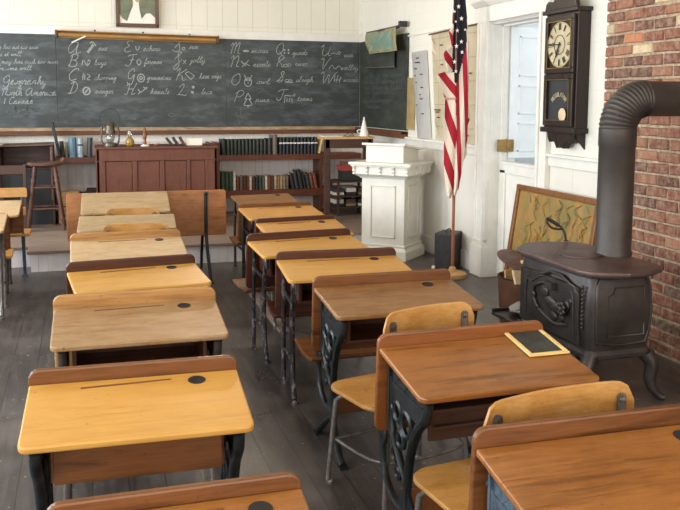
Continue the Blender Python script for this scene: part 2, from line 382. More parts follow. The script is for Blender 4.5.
# door casing
cs = MB()
cs.box((XR-.045, DY1, .30), (XR, DY1+.2, ZD+.02)); cs.box((XR-.06, DY1+.005, .30), (XR, DY1+.04, ZD+.02)); cs.box((XR-.055, DY1+.16, .3), (XR, DY1+.2, ZD+.02))
cs.box((XR-.07, DY1-.01, 0), (XR, DY1+.22, .28)); cs.box((XR-.06, DY1, .28), (XR, DY1+.21, .30)); cs.box((XR-.065, DY1, .33), (XR, DY1+.2, .345))
cs.box((XR-.045, DY0-.14, 0), (XR, DY0, ZD+.02)); cs.box((XR-.06, DY0-.04, .30), (XR, DY0-.005, ZD+.02))
cs.box((XR-.05, DY0-.14, ZD+.02), (XR, DY1+.2, ZD+.16)); cs.prism([(XR, ZD+.16), (XR-.06, ZD+.16), (XR-.1, ZD+.2), (XR-.1, ZD+.215), (XR, ZD+.215)], 1, DY0-.2, DY1+.26)
cs.box((XR, DY1-.004, 0), (XR+.26, DY1+.02, ZD)); cs.box((XR, DY0-.02, 0), (XR+.26, DY0+.004, ZD)); cs.box((XR, DY0, ZD-.004), (XR+.26, DY1, ZD+.02))
cs.box((XR+.1, DY1-.02, 0), (XR+.16, DY1, ZD)); cs.box((XR+.1, DY0, ZD-.02), (XR+.16, DY1, ZD))
struct(cs.build('trim_7', 'white', bevel=.003))
# lower leaf of the split door, shut
d1 = thing('door_1', None, None); struct(d1)
ld = MB(); ld.box((XR+.11, DY0+.005, 0), (XR+.15, DY1-.022, 1.06)); ld.box((XR+.095, DY0+.005, .97), (XR+.115, DY1-.022, 1.06)); ld.box((XR+.095, DY0+.005, 0), (XR+.115, DY0+.1, 1.)); ld.box((XR+.095, DY1-.12, 0), (XR+.115, DY1-.022, 1.)); ld.box((XR+.08, DY0+.005, 1.055), (XR+.17, DY1-.022, 1.075))
ld.build('door_leaf', 'white', d1, bevel=.004)
d2 = thing('door_2', None, None, (XR+.16, DY1-.03, 0), R(0)); struct(d2)
ud = MB(); ud.box((0.02, .0, 1.10), (.86, .035, ZD-.02))
for z0, z1 in ((1.16, 1.42), (1.50, 1.76), (1.84, 2.2)):
    for x0, x1 in ((.1, .40), (.48, .78)):
        ud.box((x0, -.008, z0), (x1, .0, z0+.014)); ud.box((x0, -.008, z1-.014), (x1, 0, z1)); ud.box((x0, -.008, z0), (x0+.014, 0, z1)); ud.box((x1-.014, -.008, z0), (x1, 0, z1))
ud.build('door_leaf', 'doorblue', d2, bevel=.002)
hg = MB(); hg.box((-.10, -.012, 1.16), (.06, .0, 1.27)); hg.tube([(-.02, -.012, 1.155), (-.02, -.012, 1.275)], .009, 8); hg.build('hinge', 'brass', d2)
pv = MB(); pv.box((XR+.26, DY0-1.2, .0), (XR+2.2, DY1+1, .012)); struct(pv.build('floor', 'darkblue'))
pv = MB(); pv.box((XR+2.1, DY0-1.2, 0), (XR+2.2, DY1+2, 2.9)); pv.box((XR+.3, DY1+.95, 0), (XR+2.2, DY1+1.05, 2.9)); struct(pv.build('wall_porch', 'doorblue'))

# brick chimney in the right wall
CY1 = 5.10
CX = XR-.035
bm = MB(); bm.box((CX+.008, 2.3, 0), (XR+.0, CY1-.02, ZC)); chim = struct(bm.build('wall_chimney', 'mortar'))
bk = bmesh.new(); lay = None; tones = []; faces_t = []
pal = ['#84503f', '#78493c', '#8a5843', '#6c4338', '#94634c', '#7f4c3d', '#67463b', '#96654e']
hh = .0765; z = .01; row = 0
while z < ZC-.05:
    y = CY1-(.11 if row % 2 else 0)-(0.0 if row % 2 else 0); first = True
    while y > 2.35:
        L = .205 if not (first and row % 2) else .205
        y1 = y; y0 = y-L
        if first and row % 2: y1 = CY1; y0 = CY1-.10; y = CY1
        col = rnd.choice(pal)
        if z > 1.85 and rnd.random() < .10: col = rnd.choice(['#c8b690', '#b9744a'])
        if z < .6: col = rnd.choice(['#7c4638', '#6b3d33', '#5d4a40', '#864c3c'])
        j = lambda q: rnd.uniform(-q, q)
        pts = [(y0+.007+j(.006), z+.008+j(.004)), (y1-.007+j(.006), z+.007+j(.004)), (y1-.007+j(.006), z+hh-.007+j(.004)), (y0+.007+j(.006), z+hh-.007+j(.004))]
        d = CX-.004+j(.003); e = .009
        A = [bk.verts.new((CX+.02, p[0], p[1])) for p in pts]
        cy, cz = sum(p[0] for p in pts)/4, sum(p[1] for p in pts)/4
        B = [bk.verts.new((d+e, p[0], p[1])) for p in pts]
        Dv = [bk.verts.new((d, p[0]+(e if p[0] < cy else -e)*.7, p[1]+(e if p[1] < cz else -e)*.7)) for p in pts]
        fs = [bk.faces.new(Dv)]
        for i in range(4): fs.append(bk.faces.new((A[i], A[(i+1) % 4], B[(i+1) % 4], B[i]))); fs.append(bk.faces.new((B[i], B[(i+1) % 4], Dv[(i+1) % 4], Dv[i])))
        k = rnd.uniform(.85, 1.12); cc = tuple(x*k for x in lin(col)[:3])+(1,); tones += [cc]*len(fs)
        y = y0; first = False
    z += hh; row += 1
bmesh.ops.recalc_face_normals(bk, faces=bk.faces)
me = bpy.data.meshes.new('bricks'); bk.to_mesh(me); bk.free(); me.materials.append(M['brick'])
ca = me.color_attributes.new('tone', 'FLOAT_COLOR', 'CORNER')
for p in me.polygons:
    for li in p.loop_indices: ca.data[li].color = tones[p.index]
o = bpy.data.objects.new('bricks', me); C.objects.link(o); o.parent = chim; struct(o)

# ------------------------------------------------------------------ chalk handwriting
G = {  # stroke glyphs on an x-height of 1: list of strokes, advance
 'a': ([[(.0, .1), (.35, .6), (.8, .95), (.45, 1), (.1, .5), (.35, .02), (.7, .45), (.85, .95), (.75, .2), (1.1, .1)]], 1.05),
 'b': ([[(0, .1), (.4, 1.2), (.55, 2), (.3, 1.9), (.25, .4), (.55, .0), (.85, .5), (.6, .9), (1.05, .75)]], 1.0),
 'c': ([[(0, .1), (.3, .7), (.65, 1), (.75, .8), (.5, .95), (.15, .4), (.45, 0), (.9, .15)]], .85),
 'd': ([[(0, .1), (.7, .95), (.4, 1), (.1, .45), (.35, .0), (.75, .5), (1.05, 2.1), (.8, .3), (1.1, .1)]], 1.05),
 'e': ([[(0, .1), (.45, .45), (.65, .9), (.4, 1), (.2, .5), (.4, .02), (.85, .15)]], .8),
 'f': ([[(0, .1), (.5, 1.2), (.65, 2.1), (.4, 1.8), (.3, -.9), (.5, -.6), (.4, .1), (.8, .15)]], .75),
 'g': ([[(0, .1), (.7, .95), (.4, 1), (.1, .5), (.35, .05), (.8, .95), (.6, -.9), (.2, -.8), (.9, .15)]], .95),
 'h': ([[(0, .1), (.45, 1.2), (.6, 2), (.35, 1.8), (.25, 0), (.5, .85), (.8, .9), (.75, .1), (1.1, .1)]], 1.05),
 'i': ([[(0, .1), (.35, 1), (.3, .15), (.65, .1)], [(.45, 1.45), (.5, 1.5)]], .6),
 'j': ([[(0, .1), (.45, 1), (.25, -.9), (.0, -.6), (.65, .15)], [(.5, 1.45), (.55, 1.5)]], .65),
 'k': ([[(0, .1), (.45, 1.2), (.6, 2), (.35, 1.8), (.25, 0), (.7, 1), (.4, .55), (.85, .05), (1.05, .1)]], 1.0),
 'l': ([[(0, .1), (.4, 1.1), (.6, 2), (.4, 2), (.25, .4), (.4, 0), (.75, .15)]], .65),
 'm': ([[(0, .1), (.25, 1), (.2, 0), (.5, .95), (.6, .7), (.55, 0), (.9, .95), (1.0, .7), (.95, .1), (1.35, .1)]], 1.3),
 'n': ([[(0, .1), (.25, 1), (.2, 0), (.55, .95), (.7, .7), (.65, .1), (1.0, .1)]], .95),
 'o': ([[(0, .1), (.3, .8), (.6, 1), (.2, .7), (.3, .05), (.7, .4), (.6, .95), (1.0, .8)]], .9),
 'p': ([[(0, .1), (.35, 1), (.1, -.9), (.4, .8), (.75, .9), (.7, .2), (.35, .1), (1.05, .15)]], 1.0),
 'q': ([[(0, .1), (.7, .95), (.3, .95), (.15, .3), (.6, .3), (.75, .95), (.6, -.9), (.85, -.4), (1.0, .15)]], .95),
 'r': ([[(0, .1), (.25, 1.1), (.35, .9), (.65, .9), (.5, .1), (.85, .1)]], .8),
 's': ([[(0, .1), (.4, 1.1), (.6, .4), (.4, 0), (.15, .15), (.75, .1)]], .7),
 't': ([[(0, .1), (.45, 1.7), (.3, .2), (.7, .1)], [(.15, 1.2), (.7, 1.3)]], .65),
 'u': ([[(0, .1), (.25, 1), (.2, .15), (.45, .05), (.75, 1), (.7, .15), (1.05, .1)]], 1.0),
 'v': ([[(0, .1), (.25, 1), (.35, .05), (.75, .9), (1.0, .8)]], .9),
 'w': ([[(0, .1), (.25, 1), (.25, .1), (.6, .9), (.6, .1), (1.0, .95), (1.25, .85)]], 1.15),
 'x': ([[(0, .1), (.25, .95), (.6, .05), (.85, .1)], [(.7, 1), (.15, 0)]], .8),
 'y': ([[(0, .1), (.25, 1), (.25, .2), (.6, .15), (.8, 1), (.55, -.9), (.2, -.7), (.95, .15)]], .95),
 'A': ([[(1.3, 2), (.6, 2.1), (.05, 1.1), (.4, .05), (1.1, .8), (1.4, 2.0), (1.3, .4), (1.6, .0), (2.0, .3)]], 1.8),
 'B': ([[(.5, 2.1), (.3, 0)], [(.2, 1.8), (.7, 2.3), (1.3, 2.0), (1.1, 1.3), (.55, 1.2), (1.3, 1.0), (1.3, .2), (.7, -.05), (.15, .3)]], 1.5),
 'C': ([[(1.2, 1.8), (1.1, 2.2), (.6, 2), (.15, 1.0), (.5, .05), (1.2, .35)]], 1.3),
 'D': ([[(.7, 2.1), (.5, .3), (.1, .1), (.5, .0), (1.3, .4), (1.4, 1.5), (.8, 2.2), (.3, 1.8)]], 1.6),
 'E': ([[(1.2, 2.0), (.8, 2.3), (.3, 1.8), (.8, 1.25), (.2, .8), (.4, 0.05), (1.2, .3)]], 1.3),
 'F': ([[(.1, 1.8), (.6, 2.1), (1.6, 2.2)], [(1.0, 2.1), (.8, .3), (.3, .0), (.0, .3)], [(.6, 1.1), (1.3, 1.2)]], 1.5),
 'G': ([[(1.2, 1.7), (.9, 2.3), (.2, 1.6), (.3, .6), (.9, .5), (1.3, 1.3), (1.2, -.5), (.5, -.5), (.3, -.2)]], 1.5),
 'H': ([[(.1, 1.6), (.5, 2.1), (.4, .1), (.0, .2)], [(1.5, 2.2), (1.2, 1.0), (1.1, .1), (1.6, .2)], [(.4, 1.0), (1.2, 1.1)]], 1.6),
 'I': ([[(.2, .6), (.9, 2.2), (.5, 2.1), (.9, .4), (.4, .0), (.0, .4)]], 1.1),
 'J': ([[(.1, 1.0), (.9, 2.2), (.4, 2.1), (.9, .0), (.6, -1), (.2, -.6), (1.2, .8)]], 1.2),
 'K': ([[(.1, 1.7), (.5, 2.2), (.3, 0)], [(1.4, 2.2), (.45, 1.1), (.9, .9), (1.2, .0), (1.6, .2)]], 1.5),
 'L': ([[(.3, 1.6), (.8, 2.2), (.9, 1.6), (.5, .3), (.1, .1), (.8, .15), (1.4, .0), (1.5, .3)]], 1.5),
 'M': ([[(.0, 1.6), (.35, 2.1), (.3, 0)], [(.35, 1.4), (.8, 2.2), (.85, .1)], [(.85, 1.4), (1.4, 2.2), (1.4, .3), (1.8, .1)]], 1.8),
 'N': ([[(.0, 1.7), (.35, 2.1), (.3, 0)], [(.35, 1.4), (.9, 2.2), (1.1, 1.7), (1.0, .3), (1.4, .1)]], 1.4),
 'O': ([[(.9, 2.2), (.2, 1.6), (.2, .4), (.8, .0), (1.3, .8), (1.1, 2.0), (.6, 2.1)]], 1.5),
 'P': ([[(.5, 2.0), (.3, 0)], [(.2, 1.6), (.8, 2.3), (1.3, 1.8), (.9, 1.0), (.5, 1.1)]], 1.3),
 'Q': ([[(.9, 2.2), (.2, 1.6), (.2, .4), (.8, .0), (1.3, .8), (1.1, 2.0), (.6, 2.1)], [(.7, .5), (1.4, -.2)]], 1.5),
 'R': ([[(.5, 2.0), (.3, 0)], [(.2, 1.6), (.8, 2.3), (1.3, 1.8), (.6, 1.1), (1.0, .7), (1.3, .0), (1.6, .2)]], 1.5),
 'S': ([[(.0, .1), (.9, 1.6), (.8, 2.3), (.5, 1.8), (1.0, .8), (.7, .0), (.1, .3), (.9, .5)]], 1.3),
 'T': ([[(.0, 1.7), (.5, 2.1), (1.5, 2.2)], [(.9, 2.1), (.7, .4), (.3, .0), (.0, .4)]], 1.4),
 'U': ([[(.1, 1.7), (.4, 2.1), (.4, .5), (.8, .0), (1.3, .8), (1.4, 2.1), (1.3, .3), (1.7, .1)]], 1.6),
 'V': ([[(.0, 1.8), (.4, 2.1), (.6, .0), (1.1, 1.6), (1.5, 2.2)]], 1.4),
 'W': ([[(.0, 1.8), (.3, 2.1), (.5, .0), (.9, 1.7), (1.1, .0), (1.5, 1.6), (1.8, 2.2)]], 1.7),
 '1': ([[(.3, 1.9), (.3, 0)]], .6), '2': ([[(.0, 1.5), (.4, 1.9), (.7, 1.4), (.0, .0), (.8, .1)]], 1.0), '3': ([[(.0, 1.7), (.5, 1.9), (.5, 1.1), (.2, 1.0), (.7, .7), (.4, .0), (.0, .2)]], 1.0),
 ',': ([[(.2, .1), (.1, -.3)]], .5), '.': ([[(.2, .05), (.25, .1)]], .5), ' ': ([], .7),
}
def chalk_strokes(strokes, place, name, parent, w, mat='chalk', smooth=5):
    """flat chalk ribbons; place(u,v) -> world point and the wall's in-plane axes"""
    bm = bmesh.new()
    for st in strokes:
        pts = [place(*p) for p in (catmull([(a, b, 0) for a, b in st], smooth) if len(st) > 2 else [Vector((a, b, 0)) for a, b in st])] if True else None
        nrm = place.n; prev = None
        for i, p in enumerate(pts):
            d = (pts[min(i+1, len(pts)-1)]-pts[max(i-1, 0)]); d = d.normalized() if d.length > 1e-9 else Vector((0, 0, 1))
            sd = nrm.cross(d).normalized()*(w*.5*rnd.uniform(.7, 1.25))
            cur = (bm.verts.new(p-sd), bm.verts.new(p+sd))
            if prev: bm.faces.new((prev[0], cur[0], cur[1], prev[1]))
            prev = cur
    me = bpy.data.meshes.new(name); bm.to_mesh(me); bm.free(); me.materials.append(M[mat])
    o = bpy.data.objects.new(name, me); C.objects.link(o); o.parent = parent; return o
class Place:
    def __init__(s, origin, U, n, scale, slant=.25): s.o, s.U, s.n, s.s, s.k = Vector(origin), Vector(U), Vector(n), scale, slant
    def __call__(s, u, v, *_): return s.o + s.U*((u+v*s.k)*s.s) + Vector((0, 0, v*s.s))
def text_strokes(txt, sx=1.0):
    out = []; x = 0
    for ch in txt:
        g, adv = G.get(ch, ([], .7))
        for st in g: out.append([(x+a*sx, b+rnd.uniform(-.05, .05)) for a, b in st])
        x += adv*sx
    return out, x
YBD = YF-.032
def write(txt, x0, x1, ybase, parent, hpx=3.0, w=.0068, mat='chalk'):
    """cursive word between photo columns x0..x1 on the front blackboard"""
    a, b = on(1, YBD, x0, ybase), on(1, YBD, x1, ybase); s = hpx/77.
    st, L = text_strokes(txt); k = (b-a).length/(L*s) if L else 1
    st = [[(p[0]*k, p[1]) for p in q] for q in st]
    return chalk_strokes(st, Place(a, (b-a).normalized(), (0, -1, 0), s), 'chalk_writing', parent, w, mat)
def draw(strokes, parent, w=.009, mat='chalk'):
    """strokes given in photo positions on the front board"""
    pl = lambda u, v, *_: on(1, YBD, u, v)
    class P2:
        n = Vector((0, -1, 0))
        def __call__(s, u, v, *_): return on(1, YBD, u, v)
    return chalk_strokes(strokes, P2(), 'chalk_drawing', parent, w, mat, 4)

# blackboard on the front wall
bbt = thing('blackboard', 'long dark slate blackboard with chalk alphabet across the front wall', 'blackboard', (0, 0, 0))
zb0, zb1 = on(1, YF-.03, 180, 127).z, 2.37
xs = [XL+.02, on(1, YF-.03, 57, 80).x, on(1, YF-.03, 226, 80).x, XR-.035]
for a, b in zip(xs, xs[1:]):
    MB().box((a+.003, YF-.03, zb0), (b-.003, YF-.008, zb1)).build('slate_panel', 'board', bbt, bevel=.002)
tr = MB(); zt = on(1, YF-.1, 180, 134.5).z
tr.box((XL+.02, YF-.075, zt), (XR-.105, YF-.004, zt+.05)); tr.box((XL+.02, YF-.05, zt+.04), (XR-.105, YF-.004, zb0-.015)); tr.build('tray_rail', 'traywood', bbt, bevel=.004)
tl = MB(); tl.box((XL+.02, YF-.085, zb0-.04), (XR-.105, YF-.006, zb0-.012)); tl.box((XL+.02, YF-.045, zb0-.012), (XR-.105, YF-.03, zb0)); tl.build('chalk_ledge', 'trayledge', bbt, bevel=.004)
for args in [('he has not too soon', -4, 38, 49), ('as it will', -4, 21, 56), ('a day has took too soon', -4, 58, 63.5), ('become well', -3, 31, 70)]:
    write(*args, bbt, 2.0, .0055)
write('Geography', 2, 46, 84.5, bbt, 3.6, .007); write('North America', 1, 56, 95.5, bbt, 3.1, .007); write('1 Canada', 3, 33, 104, bbt, 2.8, .0065)
write('2 United States', 6, 43, 112, bbt, 2.4, .007, 'chalkfaint'); write('3 Mexico', 8, 29, 118, bbt, 2.2, .007, 'chalkfaint')
big = [('A', 67, 79, 53.5), ('B', 67, 77, 66.5), ('C', 67, 77, 80.5), ('D', 67, 77, 93.5), ('E', 123, 131, 52.5), ('F', 125, 134, 66), ('G', 126, 134, 81), ('H', 124, 135, 94.5), ('I', 172, 181, 51.5), ('J', 173, 181, 64), ('K', 174, 185, 80.5), ('L', 175, 186, 95.5),
       ('M', 229, 240, 54), ('N', 229, 239, 67), ('O', 230, 240, 85), ('P', 232, 242, 102), ('Q', 275, 283, 54), ('R', 275, 283, 67), ('S', 276, 284, 82.5), ('T', 276, 285, 100.5), ('U', 319, 330, 56), ('V', 319, 328, 69), ('W', 319, 334, 83)]
for ch, a, b, y in big: write(ch, a, b, y, bbt, 4.9, .0075)
for w_, a, b, y in [('axe', 98, 107, 50.5), ('boys', 94, 106, 65), ('chopping', 94, 116, 80), ('danger', 95, 113, 93.5), ('echoes', 143, 160, 51), ('foreman', 144, 162, 64), ('grindstone', 147, 171, 80), ('handle', 150, 169, 94), ('iron', 189, 198, 49), ('jolly', 190, 205, 62.5),
                    ('keen edge', 199, 221, 78.5), ('lice', 201, 212, 94), ('moss', 251, 268, 53), ('needle', 253, 270, 66.5), ('owl', 256, 269, 84), ('pine', 255, 269, 102), ('quads', 292, 307, 55), ('river', 295, 307, 66), ('sleigh', 296, 313, 82), ('teams', 297, 312, 101), ('use', 344, 353, 57), ('valley', 341, 358, 70), ('woods', 343, 358, 82)]:
    write(w_, a, b, y, bbt, 2.5, .0055)
draw([[(87, 52), (93, 44)], [(88, 53), (94, 45)], [(90, 43), (93, 42), (96, 46)]], bbt, .014)
draw([[(83, 60), (82, 65)], [(84, 60), (86, 65)], [(88, 60), (87, 66), (90, 62), (89, 60), (87, 63)]], bbt)
draw([[(82.5, 80), (83.5, 73)], [(85, 74), (84.5, 80)], [(87, 74), (90, 76), (87, 79), (90, 80)]], bbt)
def circ(cx, cy, rx, ry, a0=0, a1=360, n=10): return [(cx+rx*math.cos(R(a0+(a1-a0)*k/n)), cy+ry*math.sin(R(a0+(a1-a0)*k/n))) for k in range(n+1)]
draw([circ(86.5, 91, 3.5, 3.7), [(84.5, 93.5), (88.5, 88.5)]], bbt, .014)
draw([circ(137.5, 47, 1.7, 3, -20, 200)], bbt); draw([circ(139, 62, 2, 2.4), [(138, 65), (140, 65)]], bbt)
draw([circ(141, 78, 3.4, 3.9), circ(141, 78, 1.3, 1.5)], bbt, .012); draw([[(138, 89), (141, 92), (147, 87)], [(138, 94), (141, 92)], [(143, 87), (147, 89)]], bbt, .012)
draw([circ(183.5, 48.5, 1.4, 1.2)], bbt); draw([[(183, 60), (186, 64)], [(186, 60), (183, 64)]], bbt)
draw([[(185, 73.5), (188.5, 71.5)], [(188.5, 71.5), (194.5, 76)], [(194.5, 76), (191, 79.5)], [(191, 79.5), (185, 73.5)]], bbt)
draw([circ(193.2, 87.2, .9, .8), circ(192.4, 92.3, .9, .8)], bbt, .016)
draw([circ(246, 51.5, 2.6, 1.2, 180, 360), [(243.5, 51.5), (248.6, 51.5)]], bbt, .014); draw([[(241, 61), (246, 66)], [(249, 60), (242, 67)], [(245, 63), (250, 66)]], bbt)
draw([circ(248, 82, 3.6, 4.3), [(244.5, 75), (246, 79)], [(252, 75), (250, 79)], circ(246.5, 80, .8, .8), circ(249.5, 80, .8, .8), [(247, 83), (249, 83)]], bbt, .01)
draw([[(248, 93), (245, 99), (247, 99), (244, 105), (252, 105), (249, 99), (251, 99), (248, 93)], [(248, 105), (248, 108)]], bbt, .01)
draw([circ(284.5, 50, .5, .5), circ(284.5, 53, .5, .5), circ(288.5, 50, .5, .5), circ(288.5, 53, .5, .5)], bbt, .012)
draw([circ(286, 65.5, 2.6, 1.3), circ(289, 65, 2.2, 1.2)], bbt, .007); draw([circ(287, 80.5, 1.8, 1.2), circ(290.5, 81, 1.6, 1.1), [(285, 82.5), (293, 82.5)]], bbt)
draw([[(284, 97), (286, 95.5), (292, 96), (295, 94), (294, 97)], [(285, 97), (284.5, 103)], [(287, 98), (287, 102)], [(292, 98), (292, 103)], [(290, 98), (289, 102)]], bbt)
draw([[(331, 54), (334, 53), (337, 54.5)], circ(339, 53, 1.4, 1.2)], bbt, .008); draw([[(329, 69), (332, 65), (335, 69), (339, 66), (342, 70)]], bbt, .008)
draw([[(334, 82), (335, 75)], [(336, 83), (338, 75)], [(334, 80), (340, 80)], [(339, 83), (341, 77)]], bbt)
draw([[(257, 90), (260, 88), (264, 90)], [(258, 93), (265, 88)]], bbt, .006, 'chalkfaint')
draw([[(130, 115), (136, 120)], [(168, 115), (171, 113), (175, 115), (171, 116.5), (168, 115)], [(240, 108), (242, 122)], [(236, 112), (240, 124)], [(215, 104), (216, 108)]], bbt, .009, 'chalkfaint')

# blackboard on the right wall
sb = thing('blackboard', 'narrow dark blackboard panel on the right-hand wall beside the corner', 'blackboard')
yb_end = on(0, XR-.03, 406.5, 80).y
MB().box((XR-.032, yb_end, zb0), (XR-.004, YF-.035, zb1)).build('slate_panel', 'board2', sb, bevel=.002)
tr = MB(); tr.box((XR-.085, yb_end, zt), (XR-.004, YF-.006, zb0-.015)); tr.box((XR-.10, yb_end, zb0-.04), (XR-.004, YF-.006, zb0-.012)); tr.build('tray_rail', 'traywood', sb, bevel=.004)
for txt, y0, ln in (('notes on the lesson', 77, 1), ('words for the day are', 83, 1), ('to be learned by all', 89, 1), ('at home today', 94, .8), ('for tomorrow', 102, .7), ('rules', 108, .4)):
    a, b = on(0, XR-.036, 366, y0+2), on(0, XR-.036, 366+36*ln, y0-2); st, L = text_strokes(txt); s = 2.0/80; k = (b-a).length/(L*s)
    a.z = b.z = (a.z+b.z)/2
    chalk_strokes([[(p[0]*k, p[1]) for p in q] for q in st], Place(a, (b-a).normalized(), (-1, 0, 0), s), 'chalk_writing', sb, .006, 'chalkfaint')

# map roller case above the front blackboard
a, b = on(1, 10.4, 56, 33.5), on(1, 10.4, 218, 40.5)
rl = thing('map_roller_case', 'long wooden map roller case mounted above the front blackboard', 'map roller', (a.x, 10.4, 0))
L = b.x-a.x; z0, z1 = a.z-.045, b.z-.02
rb = MB(); mt = Matrix.Translation((0, 0, a.z)) @ Matrix.Rotation(-math.atan2(z1-z0, L)*0, 4, 'Y')
rb.bar((0, .075, a.z), (L, .075, b.z+.01), .025, .085); rb.bar((0, .03, a.z+.035), (L, .03, b.z+.045), .1, .012); rb.build('case', 'casewood', rl, bevel=.003)
rt = MB(); rt.tube([(.02, .02, a.z-.008), (L-.02, .02, b.z+.005)], .026, 12); rt.build('roller', 'casewood', rl, smooth=50)
for q, zz in ((0, a.z), (L, b.z+.01)): MB().box((q-.012, -.02, zz-.045), (q+.012, .085, zz+.045)).build('bracket', 'framewood', rl, bevel=.004)
for fx in (.22, .5, .78): MB().ball((L*fx*1.05, .03, a.z+(b.z-a.z)*fx+.055), .012).build('nail', 'iron', rl)
MB().bar((.17, .0, a.z-.1), (.33, .0, a.z-.02), .01, .014).build('pull_cord', 'paper', rl)

# framed picture above the blackboard (a plain colour study)
a, b = on(1, 10.47, 116, 26.5), on(1, 10.47, 159, 28.2); w = b.x-a.x
pt = thing('framed_picture', 'dark framed picture in olive and cream above the map roller', 'picture', (a.x, 10.47, (a.z+b.z)/2)); pt.rotation_euler = (R(3), 0, 0); h = .66
fr = MB()
for p, q in (((0, -.02, 0), (w, .015, .045)), ((0, -.02, h-.045), (w, .015, h)), ((0, -.02, 0), (.045, .015, h)), ((w-.045, -.02, 0), (w, .015, h))): fr.box(p, q)
fr.build('frame', 'framewood', pt, bevel=.006)
MB().box((.04, 0, .04), (w-.04, .01, h-.04)).build('backing', 'paper', pt)
M['olive'] = plain('olive_paint', '#6a6e56', .6, 0, .15, 9); M['tan'] = plain('tan_paint', '#b09468', .6, 0, .1, 9)
MB().prism([(.045, .15), (.08, .10), (.13, .07), (.165, .17), (.20, .25), (.20, .34), (.19, .60), (.045, .60)], 1, -.004, 0).build('painted_shape', 'olive', pt)
MB().prism([(.275, .22), (.30, .10), (.35, .165), (.40, .17), (w-.045, .12), (w-.045, .60), (.30, .60), (.30, .34), (.27, .3)], 1, -.004, 0).build('painted_shape', 'olive', pt)
MB().prism([(.2, .34), (.25, .29), (.31, .34), (.33, .5), (.26, .58), (.2, .5)], 1, -.006, 0).build('painted_shape', 'tan', pt)

# pull-down map rolled up on the right wall
t = NT('old_map_print'); n = t.noise(t.coord((1, 3, 3)), 2.2, 5, .6)
c = t.ramp(n, [(.40, '#b9b48c'), (.48, '#8fb3a0'), (.58, '#9dbcae'), (.66, '#d3caa6')]); M['mapgreen'] = t.base(c, .6)
M['mapedge'] = plain('yellowed_map_border', '#c4b98d', .7, 0, .2, 25)
wm = thing('wall_map', 'curled green and cream map on a roller over the side blackboard', 'map')
A, B, D_, E_ = on(0, XR-.13, 366, 33.5), on(0, XR-.13, 396, 27), on(0, XR-.16, 369, 54), on(0, XR-.16, 398, 50.5)
def quad_sheet(P4, nx, nz, bow, out, inset=0, thick=.003):
    bm = bmesh.new(); g = []
    for j in range(nz+1):
        row = []
        for i in range(nx+1):
            u = inset+(1-2*inset)*i/nx; v = inset+(1-2*inset)*j/nz
            p = (P4[0]*(1-u)+P4[1]*u)*(1-v)+(P4[2]*(1-u)+P4[3]*u)*v
            row.append(bm.verts.new(p+Vector(out)*(bow(u, v))))
        g.append(row)
    for j in range(nz):
        for i in range(nx): bm.faces.new((g[j][i], g[j][i+1], g[j+1][i+1], g[j+1][i]))
    r = bmesh.ops.solidify(bm, geom=bm.faces[:], thickness=thick); x = MB(); x.bm.free(); x.bm = bm; return x
bow = lambda u, v: .02*math.sin(v*3.1)+.008*math.sin(u*9+v*5)
quad_sheet([A, B, D_, E_], 14, 10, bow, (-1, 0, 0)).build('map_border', 'mapedge', wm, smooth=60)
quad_sheet([A, B, D_, E_], 12, 8, lambda u, v: bow(u, v)+.006, (-1, 0, 0), .1).build('map_print', 'mapgreen', wm, smooth=60)
MB().tube([(XR-.11, A.y+.0, A.z-.0), (XR-.11, B.y-.02, B.z-.0)], .02, 12).build('roller', 'black', wm, smooth=50)
MB().box((XR-.12, B.y-.1, B.z+.0), (XR-.03, B.y-.04, B.z+.06)).build('bracket', 'black', wm)
a, b = on(0, XR-.06, 368, 68), on(0, XR-.06, 395, 67)
MB().prism([(a.y, a.z), (b.y, b.z), (b.y, D_.z+.03), (a.y-.03, D_.z+.03)], 0, XR-.075, XR-.065).build('back_cloth', 'board2', wm)
MB().tube([(XR-.085, a.y+.03, a.z), (XR-.085, b.y-.05, b.z)], .01, 8).build('slat', 'tube', wm)

# charts on the right wall
def chart(name, label, cat, pts, mat, x=XR-.012, bow=.02, marks=()):
    th = thing(name, label, cat)
    P4 = [on(0, x, *p) for p in pts]
    quad_sheet(P4, 8, 10, lambda u, v: bow*math.sin(u*3.1)*(.4+v*.6), (-1, 0, 0)).build('sheet', mat, th, smooth=60); return th, P4
t = NT('grey_paper_chart'); M['chart1'] = t.base(t.ramp(t.noise(t.coord((1, 1, 1)), 5, 3), [(.3, '#cfcdc9'), (.7, '#dcd9d3')]), .6)
t = NT('tan_paper_chart'); M['chart2'] = t.base(t.ramp(t.noise(t.coord((1, 1, 1)), 8, 4), [(.3, '#c2a874'), (.7, '#d0b988')]), .6)
t = NT('cream_wall_chart'); sx = t.n('ShaderNodeSeparateXYZ'); tc = t.n('ShaderNodeTexCoord'); t.l(tc.outputs['Object'], sx.inputs[0])
g1 = t.math('LESS_THAN', t.math('FRACT', t.math('DIVIDE', sx.outputs[2], .225)), .03); g2 = t.math('LESS_THAN', t.math('FRACT', t.math('DIVIDE', sx.outputs[1], .42)), .02)
c = t.ramp(t.noise(tc.outputs['Object'], 4, 5), [(.3, '#e6d8b8'), (.7, '#efe4c9')]); sp = t.noise(t.coord((1, 2, 2)), 15, 4, .7)
c = t.mix(t.ramp(sp, [(.62, .0), (.7, .55)]), c, lin('#9c8355')); c = t.mix(t.math('MULTIPLY', t.math('MAXIMUM', g1, g2), .5), c, lin('#a88f60')); M['chart3'] = t.base(c, .6)
c1, P4 = chart('wall_chart', 'narrow tan paper strip pinned beside the side blackboard', 'chart', [(405.5, 77.5), (415.5, 78), (405, 129), (414, 130)], 'chart2')
c2, P4 = chart('wall_chart', 'tall pale grey printed chart curling on the side wall', 'chart', [(411.5, 52.5), (427, 50), (417.5, 137.5), (431.5, 139)], 'chart1', bow=.05)
pr = MB()
